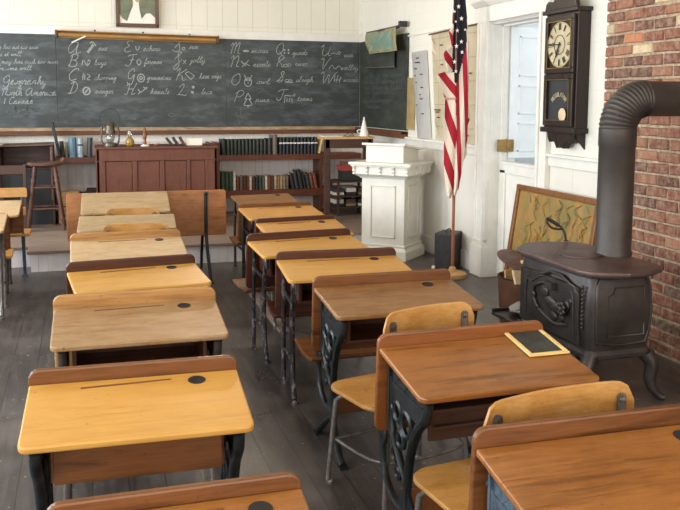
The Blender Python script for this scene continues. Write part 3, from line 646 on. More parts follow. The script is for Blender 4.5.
for u, v, wd in ((.5, .08, .25), (.5, .13, .4), (.35, .2, .2), (.7, .27, .2), (.25, .28, .12), (.7, .42, .2), (.65, .55, .2), (.3, .62, .1), (.7, .72, .18), (.35, .36, .08), (.6, .5, .1)):
    p = (P4[0]*(1-u)+P4[1]*u)*(1-v)+(P4[2]*(1-u)+P4[3]*u)*v; q = .05*math.sin(u*3.1)*(.4+v*.6)
    pr.box((p.x-q-.004, p.y-wd*.17, p.z-.006), (p.x-q-.002, p.y+wd*.17, p.z+.006))
pr.build('printed_lines', 'darkvoid', c2)
c3, P4 = chart('wall_chart', 'large cream wall chart hanging behind the flag', 'chart', [(431.5, 34.5), (481, 23.5), (435.5, 139), (478, 145)], 'chart3', bow=.015)
pr = MB()
for u, v, wd in ((.12, .72, .25), (.12, .74, .15), (.14, .79, .12), (.8, .93, .1), (.25, .12, .1), (.25, .3, .08), (.2, .42, .1), (.85, .4, .1)):
    p = (P4[0]*(1-u)+P4[1]*u)*(1-v)+(P4[2]*(1-u)+P4[3]*u)*v; pr.box((p.x-.024, p.y-wd*.3, p.z-.007), (p.x-.02, p.y+wd*.3, p.z+.006))
pr.build('printed_lines', 'groove', c3)
e0, e1 = P4[0], P4[1]; MB().tube([e0+Vector((-.02, .02, .0)), e1+Vector((-.02, -.02, 0))], .008, 8).build('hanging_rod', 'groove', c3)

# ------------------------------------------------------------------ wall clock
X0 = 3.415; yb, ya = on(0, X0, 543.5, 60).y, on(0, X0, 575, 60).y; ztop, zbot = on(0, X0, 560, 9).z, on(0, X0, 560, 137).z
ck = thing('wall_clock', 'dark carved wooden pendulum clock on the wall right of the door', 'clock', (0, 0, 0))
cb = MB(); cb.box((X0+.02, ya, zbot+.06), (XR, yb, ztop-.02), bev=.0); cb.box((X0-.01, ya-.02, ztop-.03), (XR, yb+.02, ztop)); cb.box((X0-.005, ya-.015, zbot+.03), (XR, yb+.015, zbot+.07)); cb.build('case', 'clockwood', ck, bevel=.004)
W = yb-ya; yc = (ya+yb)/2
def crest(ya, yb, z, s, prof): return [(ya+(yb-ya)*u, z+s*v) for u, v in prof]
pr_ = [(0, 0), (1, 0), (.97, .35), (.9, .5), (.82, .45), (.76, .35), (.70, .55), (.66, .95), (.56, 1.3), (.5, 1.35), (.44, 1.3), (.34, .95), (.30, .55), (.24, .35), (.18, .45), (.1, .5), (.03, .35)]
MB().prism(crest(ya+.0, yb, ztop, .14, pr_), 0, X0+.0, X0+.03).build('top_crest', 'clockwood', ck, bevel=.003)
pr2 = [(0, 0), (1, 0), (.97, -.3), (.9, -.55), (.82, -.3), (.72, -.5), (.62, -.85), (.5, -.75), (.38, -.85), (.28, -.5), (.18, -.3), (.1, -.55), (.03, -.3)]
MB().prism(crest(ya+.03, yb-.03, zbot+.03, .14, pr2), 0, X0+.03, X0+.09).build('base_carving', 'clockwood', ck, bevel=.003)
MB().prism([(XR, zbot+.03), (X0+.05, zbot+.03), (X0+.06, zbot-.03), (X0+.09, zbot-.05), (XR, zbot-.09)], 1, ya+.02, ya+.04).build('side_bracket', 'clockwood', ck, bevel=.003)
zm = zbot+(ztop-zbot)*.50
def frame4(mb, x0, x1, y0, y1, z0, z1, w): mb.box((x0, y0, z0), (x1, y1, z0+w)); mb.box((x0, y0, z1-w), (x1, y1, z1)); mb.box((x0, y0, z0+w), (x1, y0+w, z1-w)); mb.box((x0, y1-w, z0+w), (x1, y1, z1-w)); return mb
dd = frame4(MB(), X0-.005, X0+.02, ya+.02, yb-.02, zm, ztop-.05, .035); frame4(dd, X0-.005, X0+.02, ya+.02, yb-.02, zbot+.08, zm-.004, .04); dr = dd.build('door', 'clockwood', ck, bevel=.004)
gd = frame4(MB(), X0-.008, X0-.004, ya+.055, yb-.055, zm+.035, ztop-.085, .008); frame4(gd, X0-.008, X0-.004, ya+.06, yb-.06, zbot+.12, zm-.044, .006); gd.build('bead', 'brass', dr)
zd = (zm+ztop-.05)/2; rd = min((yb-ya)/2-.048, (ztop-.05-zm)/2-.035)
M['dial'] = plain('aged_ivory_dial', '#b9ab88', .5, 0, .08, 10)
mt = Matrix.Translation((X0+.012, yc, zd)) @ Matrix.Rotation(R(-90), 4, 'Y')
dl = MB().lathe([(rd, 0), (rd, .006), (rd-.01, .012), (rd-.012, .006), (.001, .006)], seg=40, mt=mt).build('dial', 'dial', ck, smooth=30)
MB().box((X0+.012, ya+.05, zm+.02), (X0+.02, yb-.05, ztop-.07)).build('dial_backboard', 'clockwood', ck)
nm = MB()
for k in range(12):
    a = R(30*k); cy_, cz_ = yc+math.sin(a)*rd*.78, zd+math.cos(a)*rd*.78
    n_ = [3, 1, 2, 3, 2, 1, 2, 3, 4, 2, 1, 2][k]
    for q in range(n_):
        off = (q-(n_-1)/2)*.011; ry, rz_ = math.cos(a)*off, -math.sin(a)*off; dy, dz = math.sin(a)*rd*.14, math.cos(a)*rd*.14
        nm.bar((X0+.001, cy_+ry-dy, cz_+rz_-dz), (X0+.001, cy_+ry+dy, cz_+rz_+dz), .0045, .003, up=(1, 0, 0))
nm.ring((X0+.001, yc, zd), rd*.42, .002, 0); nm.build('numerals', 'inkhole', dl)
def hand(ang, ln, w_):
    a = R(ang); return MB().bar((X0-.003, yc-math.sin(a)*-.02, zd-math.cos(a)*.02), (X0-.003, yc-math.sin(a)*ln, zd+math.cos(a)*ln), w_, .003, up=(1, 0, 0)).ring((X0-.003, yc-math.sin(a)*ln*.6, zd+math.cos(a)*ln*.6), w_*1.6, .0025, 0)
hand(-87, rd*.85, .008).build('hand', 'inkhole', dl); hand(-155, rd*.6, .012).build('hand', 'inkhole', dl)
MB().box((X0+.016, ya+.05, zbot+.1), (X0+.02, yb-.05, zm-.03)).build('pendulum_box_back', 'darkvoid', ck)
pd = MB(); pd.lathe([(.001, 0), (.045, .002), (.05, .008), (.04, .014), (.001, .016)], mt=Matrix.Translation((X0+.006, yc-.07, zbot+.165)) @ Matrix.Rotation(R(-90), 4, 'Y')); pd.build('pendulum', 'newspaper', ck, smooth=40)
lt = []; GA = dict(R=[[(0, 0), (0, 2)], [(0, 2), (1, 1.8), (1, 1.1), (0, 1)], [(.3, 1), (1, 0)]], E=[[(1, 2), (0, 2), (0, 0), (1, 0)], [(0, 1), (.8, 1)]], G=[[(1, 1.6), (.5, 2), (0, 1.4), (0, .6), (.5, 0), (1, .4), (1, .9), (.6, .9)]], U=[[(0, 2), (0, .5), (.5, 0), (1, .5), (1, 2)]], L=[[(0, 2), (0, 0), (1, 0)]], A=[[(0, 0), (.5, 2), (1, 0)], [(.25, .8), (.75, .8)]], T=[[(0, 2), (1, 2)], [(.5, 2), (.5, 0)]], O=[[(.5, 2), (0, 1.4), (0, .6), (.5, 0), (1, .6), (1, 1.4), (.5, 2)]])
lb = MB(); word = 'REGULATOR'
for i, ch in enumerate(word):
    th_ = R(50-100*i/(len(word)-1)); cyy = yc+math.sin(th_)*.115; czz = zm-.27+math.cos(th_)*.115
    for st in GA[ch]:
        for p, q in zip(st, st[1:]):
            def T(p): u, v = (p[0]-.5)*.018, (p[1]-1)*.016; return (X0+.012, cyy-(u*math.cos(th_)-0)+v*math.sin(th_), czz+v*math.cos(th_)+u*math.sin(th_)*1.0)
            lb.bar(T(p), T(q), .004, .002, up=(1, 0, 0))
lb.build('lettering', 'mapedge', ck)

# ------------------------------------------------------------------ stove
sv = thing('wood_stove', 'black cast-iron box stove on curved legs beside the brick wall', 'stove', (0, 0, 0))
bx0, bx1, by0, by1 = 2.545, 2.915, 3.74, 4.46
def profile_body(x0, x1, y0, y1, z0, z1, bulge, c=.035, n=8):
    bm = bmesh.new(); rings = []
    for k in range(n+1):
        v = k/n; e = bulge*math.sin(math.pi*v)-.012*(v > .999)-.0
        rings.append([bm.verts.new((p[0], p[1], z0+(z1-z0)*v)) for p in rrect(x0-e, y0-e, x1+e, y1+e, c+e*.5, n=4)])
    m_ = len(rings[0])
    for a, b in zip(rings, rings[1:]):
        for i in range(m_): bm.faces.new((a[i], a[(i+1) % m_], b[(i+1) % m_], b[i]))
    bm.faces.new(rings[0][::-1]); bm.faces.new(rings[-1]); x = MB(); x.bm.free(); x.bm = bm; return x
profile_body(bx0, bx1, by0, by1, .28, .715, .022).build('firebox', 'stove', sv, smooth=35)
outline = [(2.50, 3.68), (2.56, 3.645), (2.68, 3.60), (2.80, 3.605), (2.93, 3.67), (2.975, 3.76), (2.985, 4.42), (2.94, 4.52), (2.76, 4.60), (2.62, 4.58), (2.50, 4.46), (2.465, 4.40), (2.465, 3.76)]
tp = MB().prism(outline, 2, .715, .742); tp.build('top_plate', 'stovetop', sv, bevel=.010, segs=3)
MB().prism([(x*.93+.19, y*.93+.287) for x, y in outline], 2, .70, .716).build('cornice', 'stove', sv, bevel=.006)
sk = profile_body(bx0-.02, bx1+.02, by0-.02, by1+.02, .245, .30, -.0, .05, 2); sk.build('base_skirt', 'stove', sv, bevel=.01)
for sx_, sy_ in ((0, 0), (1, 0), (0, 1), (1, 1)):
    x = (bx0+.0, bx1-.0)[sx_]; y = (by0, by1)[sy_]; ox, oy = (-1, 1)[sx_], (-1, 1)[sy_]
    pts = [(x-ox*.01, y-oy*.01, .26), (x+ox*.02, y+oy*.01, .20), (x+ox*.015, y+oy*.005, .12), (x+ox*.03, y+oy*.015, .06), (x+ox*.065, y+oy*.03, .018), (x+ox*.085, y+oy*.04, .014)]
    MB().tube(catmull(pts, 5), [.046+(.022-.046)*min(1, k/18) for k in range(26)], 10).build('leg', 'stove', sv, smooth=50)
# side door relief (the long face toward the desks)
x = bx0-.018
dr = MB(); 
def frame_relief(mb, pts, r):
    mb.tube(pts, r, 6)
pp = [(.66, .06), (.66, .78), (.60, .80), (.585, .88), (.45, .90), (.36, .98), (.22, .98), (.12, .90), (.06, .88), (.05, .82), (.02, .80), (.02, .06), (.66, .06)]
def sideP(u, v, e=0): zz = .30+.40*v; return (x-.004-.02*math.sin(math.pi*min(max((zz-.28)/.435, 0), 1))*.6-e, by0+.05+u*.92, zz)
frame_relief(dr, [sideP(u*.95, v*.92) for u, v in pp], .009)
dr.prism([(by0+.07, .32), (by1-.04, .32), (by1-.04, .63), (by0+.07, .63)], 0, x-.018, x+.01); dr_o = dr.build('door', 'stove', sv, smooth=40)
rv = MB()
for u, v, r_, s1, s2 in ((.18, .36, .035, 1.3, 1), (.24, .33, .05, 1.6, .8), (.34, .38, .045, 1.6, .8), (.42, .5, .035, 1.3, 1.2), (.14, .42, .03, 1, 1.2), (.3, .2, .03, 1.4, 1), (.2, .22, .028, 1, 1), (.1, .5, .018, 1, 1)): rv.ball(sideP(u*.9, v+.10, .008), r_*.9, (.35, s1, s2), 14)
rv.tube([sideP(p[0], p[1], .012) for p in catmull([(.46, .36, 0), (.50, .50, 0), (.49, .62, 0), (.42, .70, 0), (.33, .74, 0)], 5)], .009, 8)
rv.tube([sideP(p[0], p[1], .006) for p in catmull([(.60, .10, 0), (.60, .64, 0), (.53, .68, 0), (.42, .80, 0), (.27, .82, 0), (.18, .78, 0), (.07, .68, 0), (.06, .10, 0)], 5)], .005, 6)
rv.tube([sideP(p[0], p[1], .008) for p in catmull([(.44, .32, 0), (.34, .24, 0), (.24, .2, 0), (.12, .26, 0)], 5)], .012, 8)
rv.box((x-.05, by0+.05+.23, .57), (x-.02, by0+.05+.31, .61)); rv.ball(sideP(.49, .5, .015), .018, (.5, 1, 1)); rv.ball(sideP(.45, .34, .015), .018, (.5, 1, 1))
for k in range(7): a = R(360/7*k); rv.ball((x-.05, by0+.05+.13+.028*math.cos(a), .49+.028*math.sin(a)), .014, (.6, 1, 1), 8)
rv.ball((x-.055, by0+.18, .49), .016, (.6, 1, 1), 8); rv.build('relief_casting', 'stove', dr_o, smooth=60)
hgx = MB(); 
for k in range(11): hgx.ball((x-.012, by0+.035, .42+.022*k), .009, (1, 1, 1), 8)
hgx.build('beading', 'stove', sv, smooth=60)
er = MB(); y = by0-.012; ex = bx1-bx0
def endP(u, v): zz = .29+.42*v; return (bx0+u*ex, by0-.022*math.sin(math.pi*(zz-.28)/.435)-.002, zz)
er.tube([endP(*p) for p in [(.1, .12), (.06, .3), (.05, .6), (.07, .85), (.12, .95), (.88, .95), (.95, .8), (.97, .5), (.95, .25), (.9, .1), (.5, .07), (.1, .12)]], .008, 6)
er.tube([endP(*p) for p in [(.26, .2), (.26, .72), (.33, .74), (.37, .82), (.86, .82), (.87, .2), (.26, .2)]], .005, 6); er.build('end_panel', 'stove', sv, smooth=60)
hp = MB().box((2.60, 4.44, .19), (2.93, 4.96, .215)); hp.box((2.60, 4.94, .215), (2.93, 4.96, .235)); hp.box((2.66, 4.46, .215), (2.87, 4.5, .26)); hp.build('hearth_plate', 'stove', sv, bevel=.006)
MB().lathe([(.12, 0), (.12, .008), (.10, .012), (.001, .012)], (2.72, 4.12, .742), 28).build('lid', 'stovetop', sv, smooth=30)
lb_ = on(2, .752, 566, 241)
lf = MB(); lf.tube(catmull([(0, 0, 0), (-.008, .0, .035), (-.02, .01, .075), (-.045, .02, .10), (-.075, .03, .115), (-.10, .04, .14), (-.118, .04, .135), (-.115, .035, .115), (-.09, .03, .085), (-.055, .02, .075), (-.02, .01, .075)], 5), .007, 8)
for k in range(9): a = k/8; lf.ring((-.045-.06*a, .02+.02*a, .10+.036*a), .010, .0035, 0, seg=10)
lf.lathe([(.001, 0), (.02, .002), (.012, .008), (.001, .01)], (0, 0, -.002), 12)
tag(lf.build('lid_lifter', 'ironbrown', None, smooth=60, loc=lb_), 'twisted iron lid lifter standing on the stove top', 'lid lifter')
# pipe
pp_ = thing('stove_pipe', 'wide grey steel stove pipe with ribbed elbow into the brick', 'pipe'); pc = Vector((2.915, 4.09, .742)); pr = .101
zt_, ze = on(1, 4.09, 617, 146).z, on(1, 4.09, 680, 99).z; re = .17
v = MB(); v.lathe([(pr+.006, 0), (pr+.006, .02), (pr, .03), (pr, zt_-.742-.005), (pr+.004, zt_-.742), (pr+.004, ze-.742-re)], pc, 32); v.build('upright_section', 'pipe', pp_, smooth=40)
el = []; rs = []; n_ = 44
for k in range(n_+1):
    a = R(180-90*k/n_); el.append((pc.x+re+re*math.cos(a), pc.y, ze-re+re*math.sin(a))); rs.append(pr+.003+(.004 if k % 3 == 0 else -.002))
MB().tube(el, rs, 32).build('ribbed_elbow', 'pipe', pp_, smooth=60)
MB().tube([(pc.x+re-.01, pc.y, ze), (pc.x+re+.02, pc.y, ze), (XR, pc.y, ze)], [pr+.004, pr, pr], 32).build('horizontal_section', 'pipe', pp_, smooth=40)

# bucket, slabs of kindling and cloth behind the stove
bc = thing('wood_bucket', 'brown bucket full of kindling behind the stove', 'bucket', (3.06, 5.33, 0))
MB().lathe([(.17, 0), (.175, .01), (.195, .34), (.20, .35), (.19, .355), (.18, .32), (.16, .02), (.001, .02)], seg=32).build('tub', 'stone', bc, smooth=40)
MB().ring((0, 0, .35), .197, .006, 2).build('rim', 'iron', bc)
for k, (x, y, l, a, mt_) in enumerate([(-.04, -.03, .34, 20, 'newspaper'), (-.04, -.10, .38, 50, 'lightbox'), (-.12, .03, .36, 5, 'lightbox'), (.0, -.02, .42, -20, 'newspaper')]):
    q = MB().box((-.05, -.012, 0), (.05, .012, l), bev=.0); o = q.build('kindling_stick', mt_, None, bevel=.003, loc=(3.06+x*.8, 5.33+y*.8, .05), rot=(R(10-3*k), R(-14+5*k), R(a)))
    tag(o, ['broad split kindling stick at the left of the bucket', 'narrow kindling stick at the front of the bucket', 'kindling stick against the far side of the bucket', 'tallest kindling stick in the middle of the bucket'][k], 'kindling', 'kindling in the bucket')
tag(MB().lathe([(.001, 0), (.15, 0), (.17, .012), (.16, .018), (.001, .03)], seg=28, mt=Matrix.Translation((3.035, 5.38, .445)) @ Matrix.Rotation(R(20), 4, 'X') @ Matrix.Rotation(R(9), 4, 'Y')).build('bucket_lid', 'stoolwood', None, smooth=40), 'round dark lid lying tilted on the kindling bucket', 'lid')
np_ = MB(); np_.prism([(-.15, 0), (.16, -.03), (.17, .05), (.02, .085), (-.16, .10)], 1, -.012, .012); tag(np_.build('newspaper', 'newspaper', None, bevel=.004, loc=(3.0, 5.11, .345), rot=(R(-18), R(2), R(6))), 'folded yellowed newspaper sticking out of the front of the kindling bucket', 'newspaper')
t = NT('checked_cloth'); ck_ = t.n('ShaderNodeTexChecker'); t.l(t.coord((24, 24, 24)), ck_.inputs[0]); ck_.inputs[1].default_value = lin('#2e3440'); ck_.inputs[2].default_value = lin('#c6bdb8'); M['check'] = t.base(ck_.outputs[0], .9)
cl = bmesh.new(); bmesh.ops.create_uvsphere(cl, u_segments=24, v_segments=14, radius=.09)
for v_ in cl.verts: v_.co = Vector((v_.co.x*1.15, v_.co.y*1.1, max(-.02, v_.co.z*.45)))+Vector((0, 0, .02))+noise.noise_vector(v_.co*22)*.014
x_ = MB(); x_.bm.free(); x_.bm = cl; tag(x_.build('cloth_rag', 'check', None, smooth=80, loc=(2.76, 4.80, .236)), 'crumpled dark and white checked rag on the stove hearth', 'rag')

# leaning framed relief picture
t = NT('embossed_gilt_panel'); n = t.noise(t.coord((1, 1, 1)), 5.5, 6, .65, 1.0); c = t.ramp(n, [(.34, '#7f7244'), (.45, '#8d7743'), (.52, '#9a753d'), (.66, '#a98448')]); t.bump(n, .6, .015); M['gilt'] = t.base(c, .4, .15)
lp = on(0, XR-.1, 517, 184); bw = lp.y-5.0; hpic = .95; bang = math.atan2(.30, .93)
lean = thing('framed_picture', 'large oak framed gold embossed picture leaning on the wall behind the stove', 'picture', (XR-.215, 5.0, 0)); lean.rotation_euler = (0, R(8), 0)
fr = MB(); H_ = lp.z/math.cos(R(8))
frame4(fr, -.02, .025, 0, bw+.0, 0, H_, .045); fr.build('frame', 'oakframe', lean, bevel=.008)
MB().box((-.0, .04, .04), (.012, bw-.04, H_-.04)).build('embossed_panel', 'gilt', lean)
rl_ = MB()
for k in range(34):
    a = rnd.random()*6.28; y_, z_ = rnd.uniform(.12, bw-.12), rnd.uniform(.35, H_-.12)
    pts = catmull([(-.006, y_, z_), (-.014, y_+.05*math.cos(a), z_+.07), (-.012, y_+.02*math.sin(a), z_+.13), (-.004, y_+.08*math.cos(a), z_+.17)], 4); rl_.tube([p for p in pts if p.z < H_-.06], rnd.uniform(.002, .004), 6)
rl_.build('raised_branches', 'gilt', lean, smooth=60)

# flag and stand
fb = Vector((3.235, 6.95, 0))
fs = thing('flag_stand', 'slim wooden flag pole in a round wooden foot beside the door', 'flag stand', fb)
MB().lathe([(.125, 0), (.13, .01), (.13, .035), (.11, .05), (.04, .055), (.03, .09), (.018, .1)], seg=28).build('base', 'lightbox', fs, smooth=40)
MB().tube([(0, 0, .02), (0, 0, 2.85)], .014, 12).build('pole', 'pole', fs, smooth=50); MB().lathe([(.012, 2.85), (.03, 2.87), (.012, 2.90), (.02, 2.93), (.001, 3.0)], seg=14).build('finial', 'brass', fs, smooth=50)
def fz(y): return on(1, 6.95, 454, y).z
t = NT('flag_cloth'); sA = t.n('ShaderNodeAttribute', attribute_name='sc'); cA = t.n('ShaderNodeAttribute', attribute_name='ca')
st = t.math('LESS_THAN', t.math('FRACT', sA.outputs['Fac']), .5); c = t.mix(st, lin('#d6c4b0'), lin('#9c1d2a')); c = t.mix(t.math('GREATER_THAN', cA.outputs['Fac'], .5), c, lin('#201f27')); M['flag'] = t.base(c, .75, 0, .2)
fg = tag(bpy.data.objects.new('flag', None), 'red, white and blue striped flag with white stars hanging limp on its pole', 'flag'); C.objects.link(fg); fg.location = fb
EU = Vector((CR.x, CR.y, 0)).normalized(); EN = Vector((-CF.x, -CF.y, 0)).normalized(); PXM = on(1, 6.95, 464, 100); PXM = (PXM-on(1, 6.95, 454, 100)).length/10
def flag_sheet(rows, depth, scf, caf, name='cloth', waves=2.0, nx=14, thick=.004, amp=.012):
    """rows: (photo y, left, right) in photo columns; real cloth hung at the pole with folds"""
    bm = bmesh.new(); g = []; S = []; K = []; ny = 90
    for j in range(ny+1):
        y = rows[0][0]+(rows[-1][0]-rows[0][0])*j/ny
        for a, b in zip(rows, rows[1:]):
            if a[0] <= y <= b[0]+1e-6: f = (y-a[0])/(b[0]-a[0]); l, r = a[1]+(b[1]-a[1])*f, a[2]+(b[2]-a[2])*f; break
        row = []
        for i in range(nx+1):
            u = i/nx; xx = l+(r-l)*u; cx = (xx-454)*PXM
            p = EU*cx + EN*(depth+amp*math.sin(u*math.pi*waves+y*.03)+.0) + Vector((0, 0, fz(y)))
            row.append(bm.verts.new(p)); S.append(scf(xx, y)); K.append(caf(xx, y))
        g.append(row)
    for j in range(ny):
        for i in range(nx): bm.faces.new((g[j][i], g[j][i+1], g[j+1][i+1], g[j+1][i]))
    me = bpy.data.meshes.new(name); bm.to_mesh(me); bm.free(); me.materials.append(M['flag'])
    for nm_, vals in (('sc', S), ('ca', K)):
        at = me.attributes.new(nm_, 'FLOAT', 'POINT')
        for i, v_ in enumerate(vals): at.data[i].value = v_
    me.shade_smooth(); o = bpy.data.objects.new(name, me); C.objects.link(o); o.parent = fg
    so = o.modifiers.new('thickness', 'SOLIDIFY'); so.thickness = .003; return o
left = [(-40, 452, 457), (5, 450, 457), (28, 449, 457), (31, 446, 457), (46, 449, 457), (50, 444, 457), (54, 441.5, 457), (71, 446, 456.5), (73, 438.5, 455), (76, 436, 454), (96, 443, 454), (100, 444, 454), (118, 444, 455), (121, 443, 455), (140, 444, 456), (165, 444, 455), (185, 446, 455), (198, 448, 451)]
flag_sheet(left, .012, lambda x, y: ((y-30-(x-446)*1.35)/22.8 if y < 98 else (98-30-(x-446)*1.35)/22.8*0+(y-76-(x-436)*3.2)/46.+.15), lambda x, y: 1. if (y < 83 and x > 450.3+max(0, y-65)*.12) else 0., waves=1.6)
right = [(-40, 454, 458), (0, 453, 460.5), (20, 453, 462.5), (45, 453, 464), (70, 454, 464), (100, 454, 465), (140, 454, 465), (150, 454, 463), (175, 454, 460), (188, 454, 458), (196, 453, 455)]
flag_sheet(right, .03, lambda x, y: (x-452.2-(y-75)*.045)/7.6, lambda x, y: 1. if (y < 84 and x < 462.3-max(0, y-46)*.21) else 0., waves=2.2)
back = [(30, 458, 463), (42, 458, 465.5), (70, 458, 466), (100, 459, 466), (120, 459, 467.5), (128, 459, 465), (155, 459, 465.5), (162, 459, 462)]
flag_sheet(back, -.035, lambda x, y: (y-40+(x-460)*1.5)/44., lambda x, y: 0., waves=1.2)
for sx_, sy_, r_ in ((454.3, 7, 2.0), (457, 19, 2.1), (448.9+2, 12, 1.2), (453.6, 31, 1.8), (457.3, 42, 1.9), (453, 46.5, 2.1), (458.2, 52.5, 1.8), (451.6, 62, 2.0), (453, 71.5, 1.7), (452, 22, 1.2), (460.5, 30, 1.2)):
    c0 = EU*((sx_-454)*PXM)+EN*.052+Vector((0, 0, fz(sy_))); pts = []
    for k in range(10): a = R(36*k+90+rnd.uniform(-8, 8)*0); r = r_*PXM*1.15*(1 if k % 2 == 0 else .42); pts.append(c0+EU*(r*math.cos(a)*.85)+Vector((0, 0, r*math.sin(a))))
    b_ = bmesh.new(); cv = b_.verts.new(c0+EN*.002); vs = [b_.verts.new(p) for p in pts]
    for k in range(10): b_.faces.new((cv, vs[k], vs[(k+1) % 10]))
    me = bpy.data.meshes.new('star'); b_.to_mesh(me); b_.free(); me.materials.append(M['paper']); o = bpy.data.objects.new('star', me); C.objects.link(o); o.parent = fg

# black case by the flag
bx = thing('carrying_case', 'scuffed black box case with a handle on the floor behind the flag pole', 'case', (3.385, 7.38, 0), R(-42))
MB().box((-.10, -.13, 0), (.10, .13, .35)).build('body', 'black', bx, bevel=.012)
MB().tube(catmull([(0, -.06, .35), (0, -.05, .375), (0, .05, .375), (0, .06, .35)], 4), .007, 8).build('handle', 'ironbrown', bx, smooth=60)
for sx_ in (-1, 1):
    for sy_ in (-1, 1): MB().box((sx_*.102-.016, sy_*.132-.016, 0), (sx_*.102+.016, sy_*.132+.016, .03)).build('corner_guard', 'paper', bx, bevel=.006)
MB().box((-.104, -.07, .05), (-.099, .07, .3)).build('front_grille', 'darkvoid', bx)

# ------------------------------------------------------------------ lectern (white, four-sided, set cornerwise)
pdm = thing('lectern', 'tall white painted wooden lectern set cornerwise beside the platform', 'lectern', (3.088, 7.80, 0), R(45))
# local: corner nearest the camera is the origin; +x runs along the right face, +y along the left face
w1, w2 = .42, .48
def rbox(mb, e, z0, z1, e2=None):
    e2 = e if e2 is None else e2
    vs = [mb.bm.verts.new((x, y, z)) for ee, z in ((e, z0), (e2, z1)) for x, y in ((-ee, -ee), (w1+ee, -ee), (w1+ee, w2+ee), (-ee, w2+ee))]
    a, b = vs[:4], vs[4:]; mb.bm.faces.new(a[::-1]); mb.bm.faces.new(b)
    for i in range(4): mb.bm.faces.new((a[i], a[(i+1) % 4], b[(i+1) % 4], b[i]))
b_ = MB(); rbox(b_, 0, .0, .86); b_.build('body', 'podium', pdm, bevel=.006)
b_ = MB(); rbox(b_, .04, 0, .09); rbox(b_, .04, .09, .13, .012); rbox(b_, .02, .13, .15); b_.build('base_moulding', 'podium', pdm, bevel=.004)
b_ = MB()
def faceframe(mb, along, L, z0, z1, m_):
    for a, b in (((m_, z0), (L-m_, z0+.014)), ((m_, z1-.014), (L-m_, z1)), ((m_, z0), (m_+.012, z1)), ((L-m_-.012, z0), (L-m_, z1))):
        if along == 'y': mb.box((-.012, a[0], a[1]), (.0, b[0], b[1]))
        else: mb.box((a[0], -.012, a[1]), (b[0], 0, b[1]))
faceframe(b_, 'y', w2, .22, .76, .10); faceframe(b_, 'x', w1, .22, .76, .08); b_.build('panel_moulding', 'podium', pdm, bevel=.003)
b_ = MB(); rbox(b_, .012, .825, .84, .022); rbox(b_, .025, .84, .868, .068); rbox(b_, .070, .868, .955); rbox(b_, .105, .965, .992); rbox(b_, .09, .95, .965); b_.build('cornice', 'podium', pdm, bevel=.004)
for k in range(5):
    u = -.055+(w2+.11)*k/4
    q = MB(); q.prism([(-.068, .862), (-.085, .87), (-.078, .888), (-.094, .902), (-.086, .92), (-.102, .95), (-.068, .952)], 1, u-.013, u+.013); q.build('corbel', 'podium', pdm, bevel=.003)
for k in range(1, 4):
    u = -.055+(w1+.11)*k/3
    q = MB(); q.prism([(-.068, .862), (-.085, .87), (-.078, .888), (-.094, .902), (-.086, .92), (-.102, .95), (-.068, .952)], 0, 0, .026); o = q.build('corbel', 'podium', pdm, bevel=.003, loc=(u-.013, 0, 0))
b_ = MB(); b_.prism([(.03, .985), (w1-.0, .985), (w1-.0, 1.11), (.03, 1.165)], 1, .03, w2-.03); b_.build('reading_box', 'podium', pdm, bevel=.004)
b_ = MB(); b_.prism([(-.01, 1.165), (w1+.03, 1.105), (w1+.03, 1.125), (-.01, 1.188)], 1, -.005, w2+.0); b_.build('reading_top', 'podium', pdm, bevel=.004)

# ------------------------------------------------------------------ teacher's desk
TY = 9.2; a, b = on(1, TY, 96, 146.5), on(1, TY, 217, 147)
td = thing('teacher_desk', 'reddish brown panelled teacher desk standing on the platform', 'desk', (a.x, TY, PZ)); W = b.x-a.x; H = (a.z+b.z)/2-PZ
MB().box((-.012, -.015, H-.022), (W+.012, .62, H)).build('desktop', 'desk_red', td, bevel=.004)
q = MB(); q.box((0, .03, 0), (W, .05, H-.02)); q.box((0, 0, 0), (.03, .6, H-.02)); q.box((W-.03, 0, 0), (W, .6, H-.02)); q.build('carcass', 'desk_red', td, bevel=.003)
fr = MB(); zz = H-.15; fr.box((0, 0, zz), (W, .03, H-.022)); fr.box((0, 0, 0), (W, .03, .12))
xs_ = [0, .1, W*.5-.32+.0, W*.5-.0, W*.5+.29, W-.13]; posts = [(0, .09), (W*.29, W*.29+.05), (W*.515, W*.515+.05), (W*.74, W*.74+.04), (W-.13, W)]
for p0, p1 in posts: fr.box((p0, 0, .12), (p1, .03, zz))
fr.build('front_frame', 'desk_red', td, bevel=.005)
for (p0, p1), (q0, q1) in zip(posts, posts[1:]): MB().box((p1+.004, .014, .13), (q0-.004, .03, zz-.006)).build('panel', 'desk_red', td, bevel=.004)
zdk = PZ+H
def dk(px_, d=.12): p = on(1, TY+d, px_, 146); return (p.x, TY+d, zdk)
# lantern
ln = thing('lantern', 'old metal oil lantern with wire handle on the left of the teacher desk', 'lantern', dk(110.5, .15))
MB().lathe([(.07, 0), (.072, .01), (.065, .035), (.03, .045)], seg=22).build('fuel_tank', 'lampmetal', ln, smooth=40)
tg = NT('lantern_glass'); tg.b.inputs['Transmission Weight'].default_value = .9; tg.b.inputs['Roughness'].default_value = .08; tg.b.inputs['Base Color'].default_value = (.9, .88, .85, 1); M['glass'] = tg.m
MB().lathe([(.032, .045), (.05, .075), (.048, .11), (.034, .135)], seg=20).build('glass_globe', 'glass', ln, smooth=60)
MB().lathe([(.04, .13), (.055, .14), (.052, .18), (.045, .20), (.048, .23), (.055, .235), (.04, .26), (.035, .265)], seg=20).build('chimney_top', 'lampmetal', ln, smooth=40)
for s_ in (-1, 1): MB().tube(catmull([(s_*.06, 0, .01), (s_*.088, 0, .06), (s_*.088, 0, .18), (s_*.075, 0, .215), (s_*.045, 0, .21)], 4), .010, 8).build('side_tube', 'lampmetal', ln, smooth=60)
MB().ring((0, 0, .30), .105, .003, 1, (-30, 210), 28).build('wire_handle', 'iron', ln)
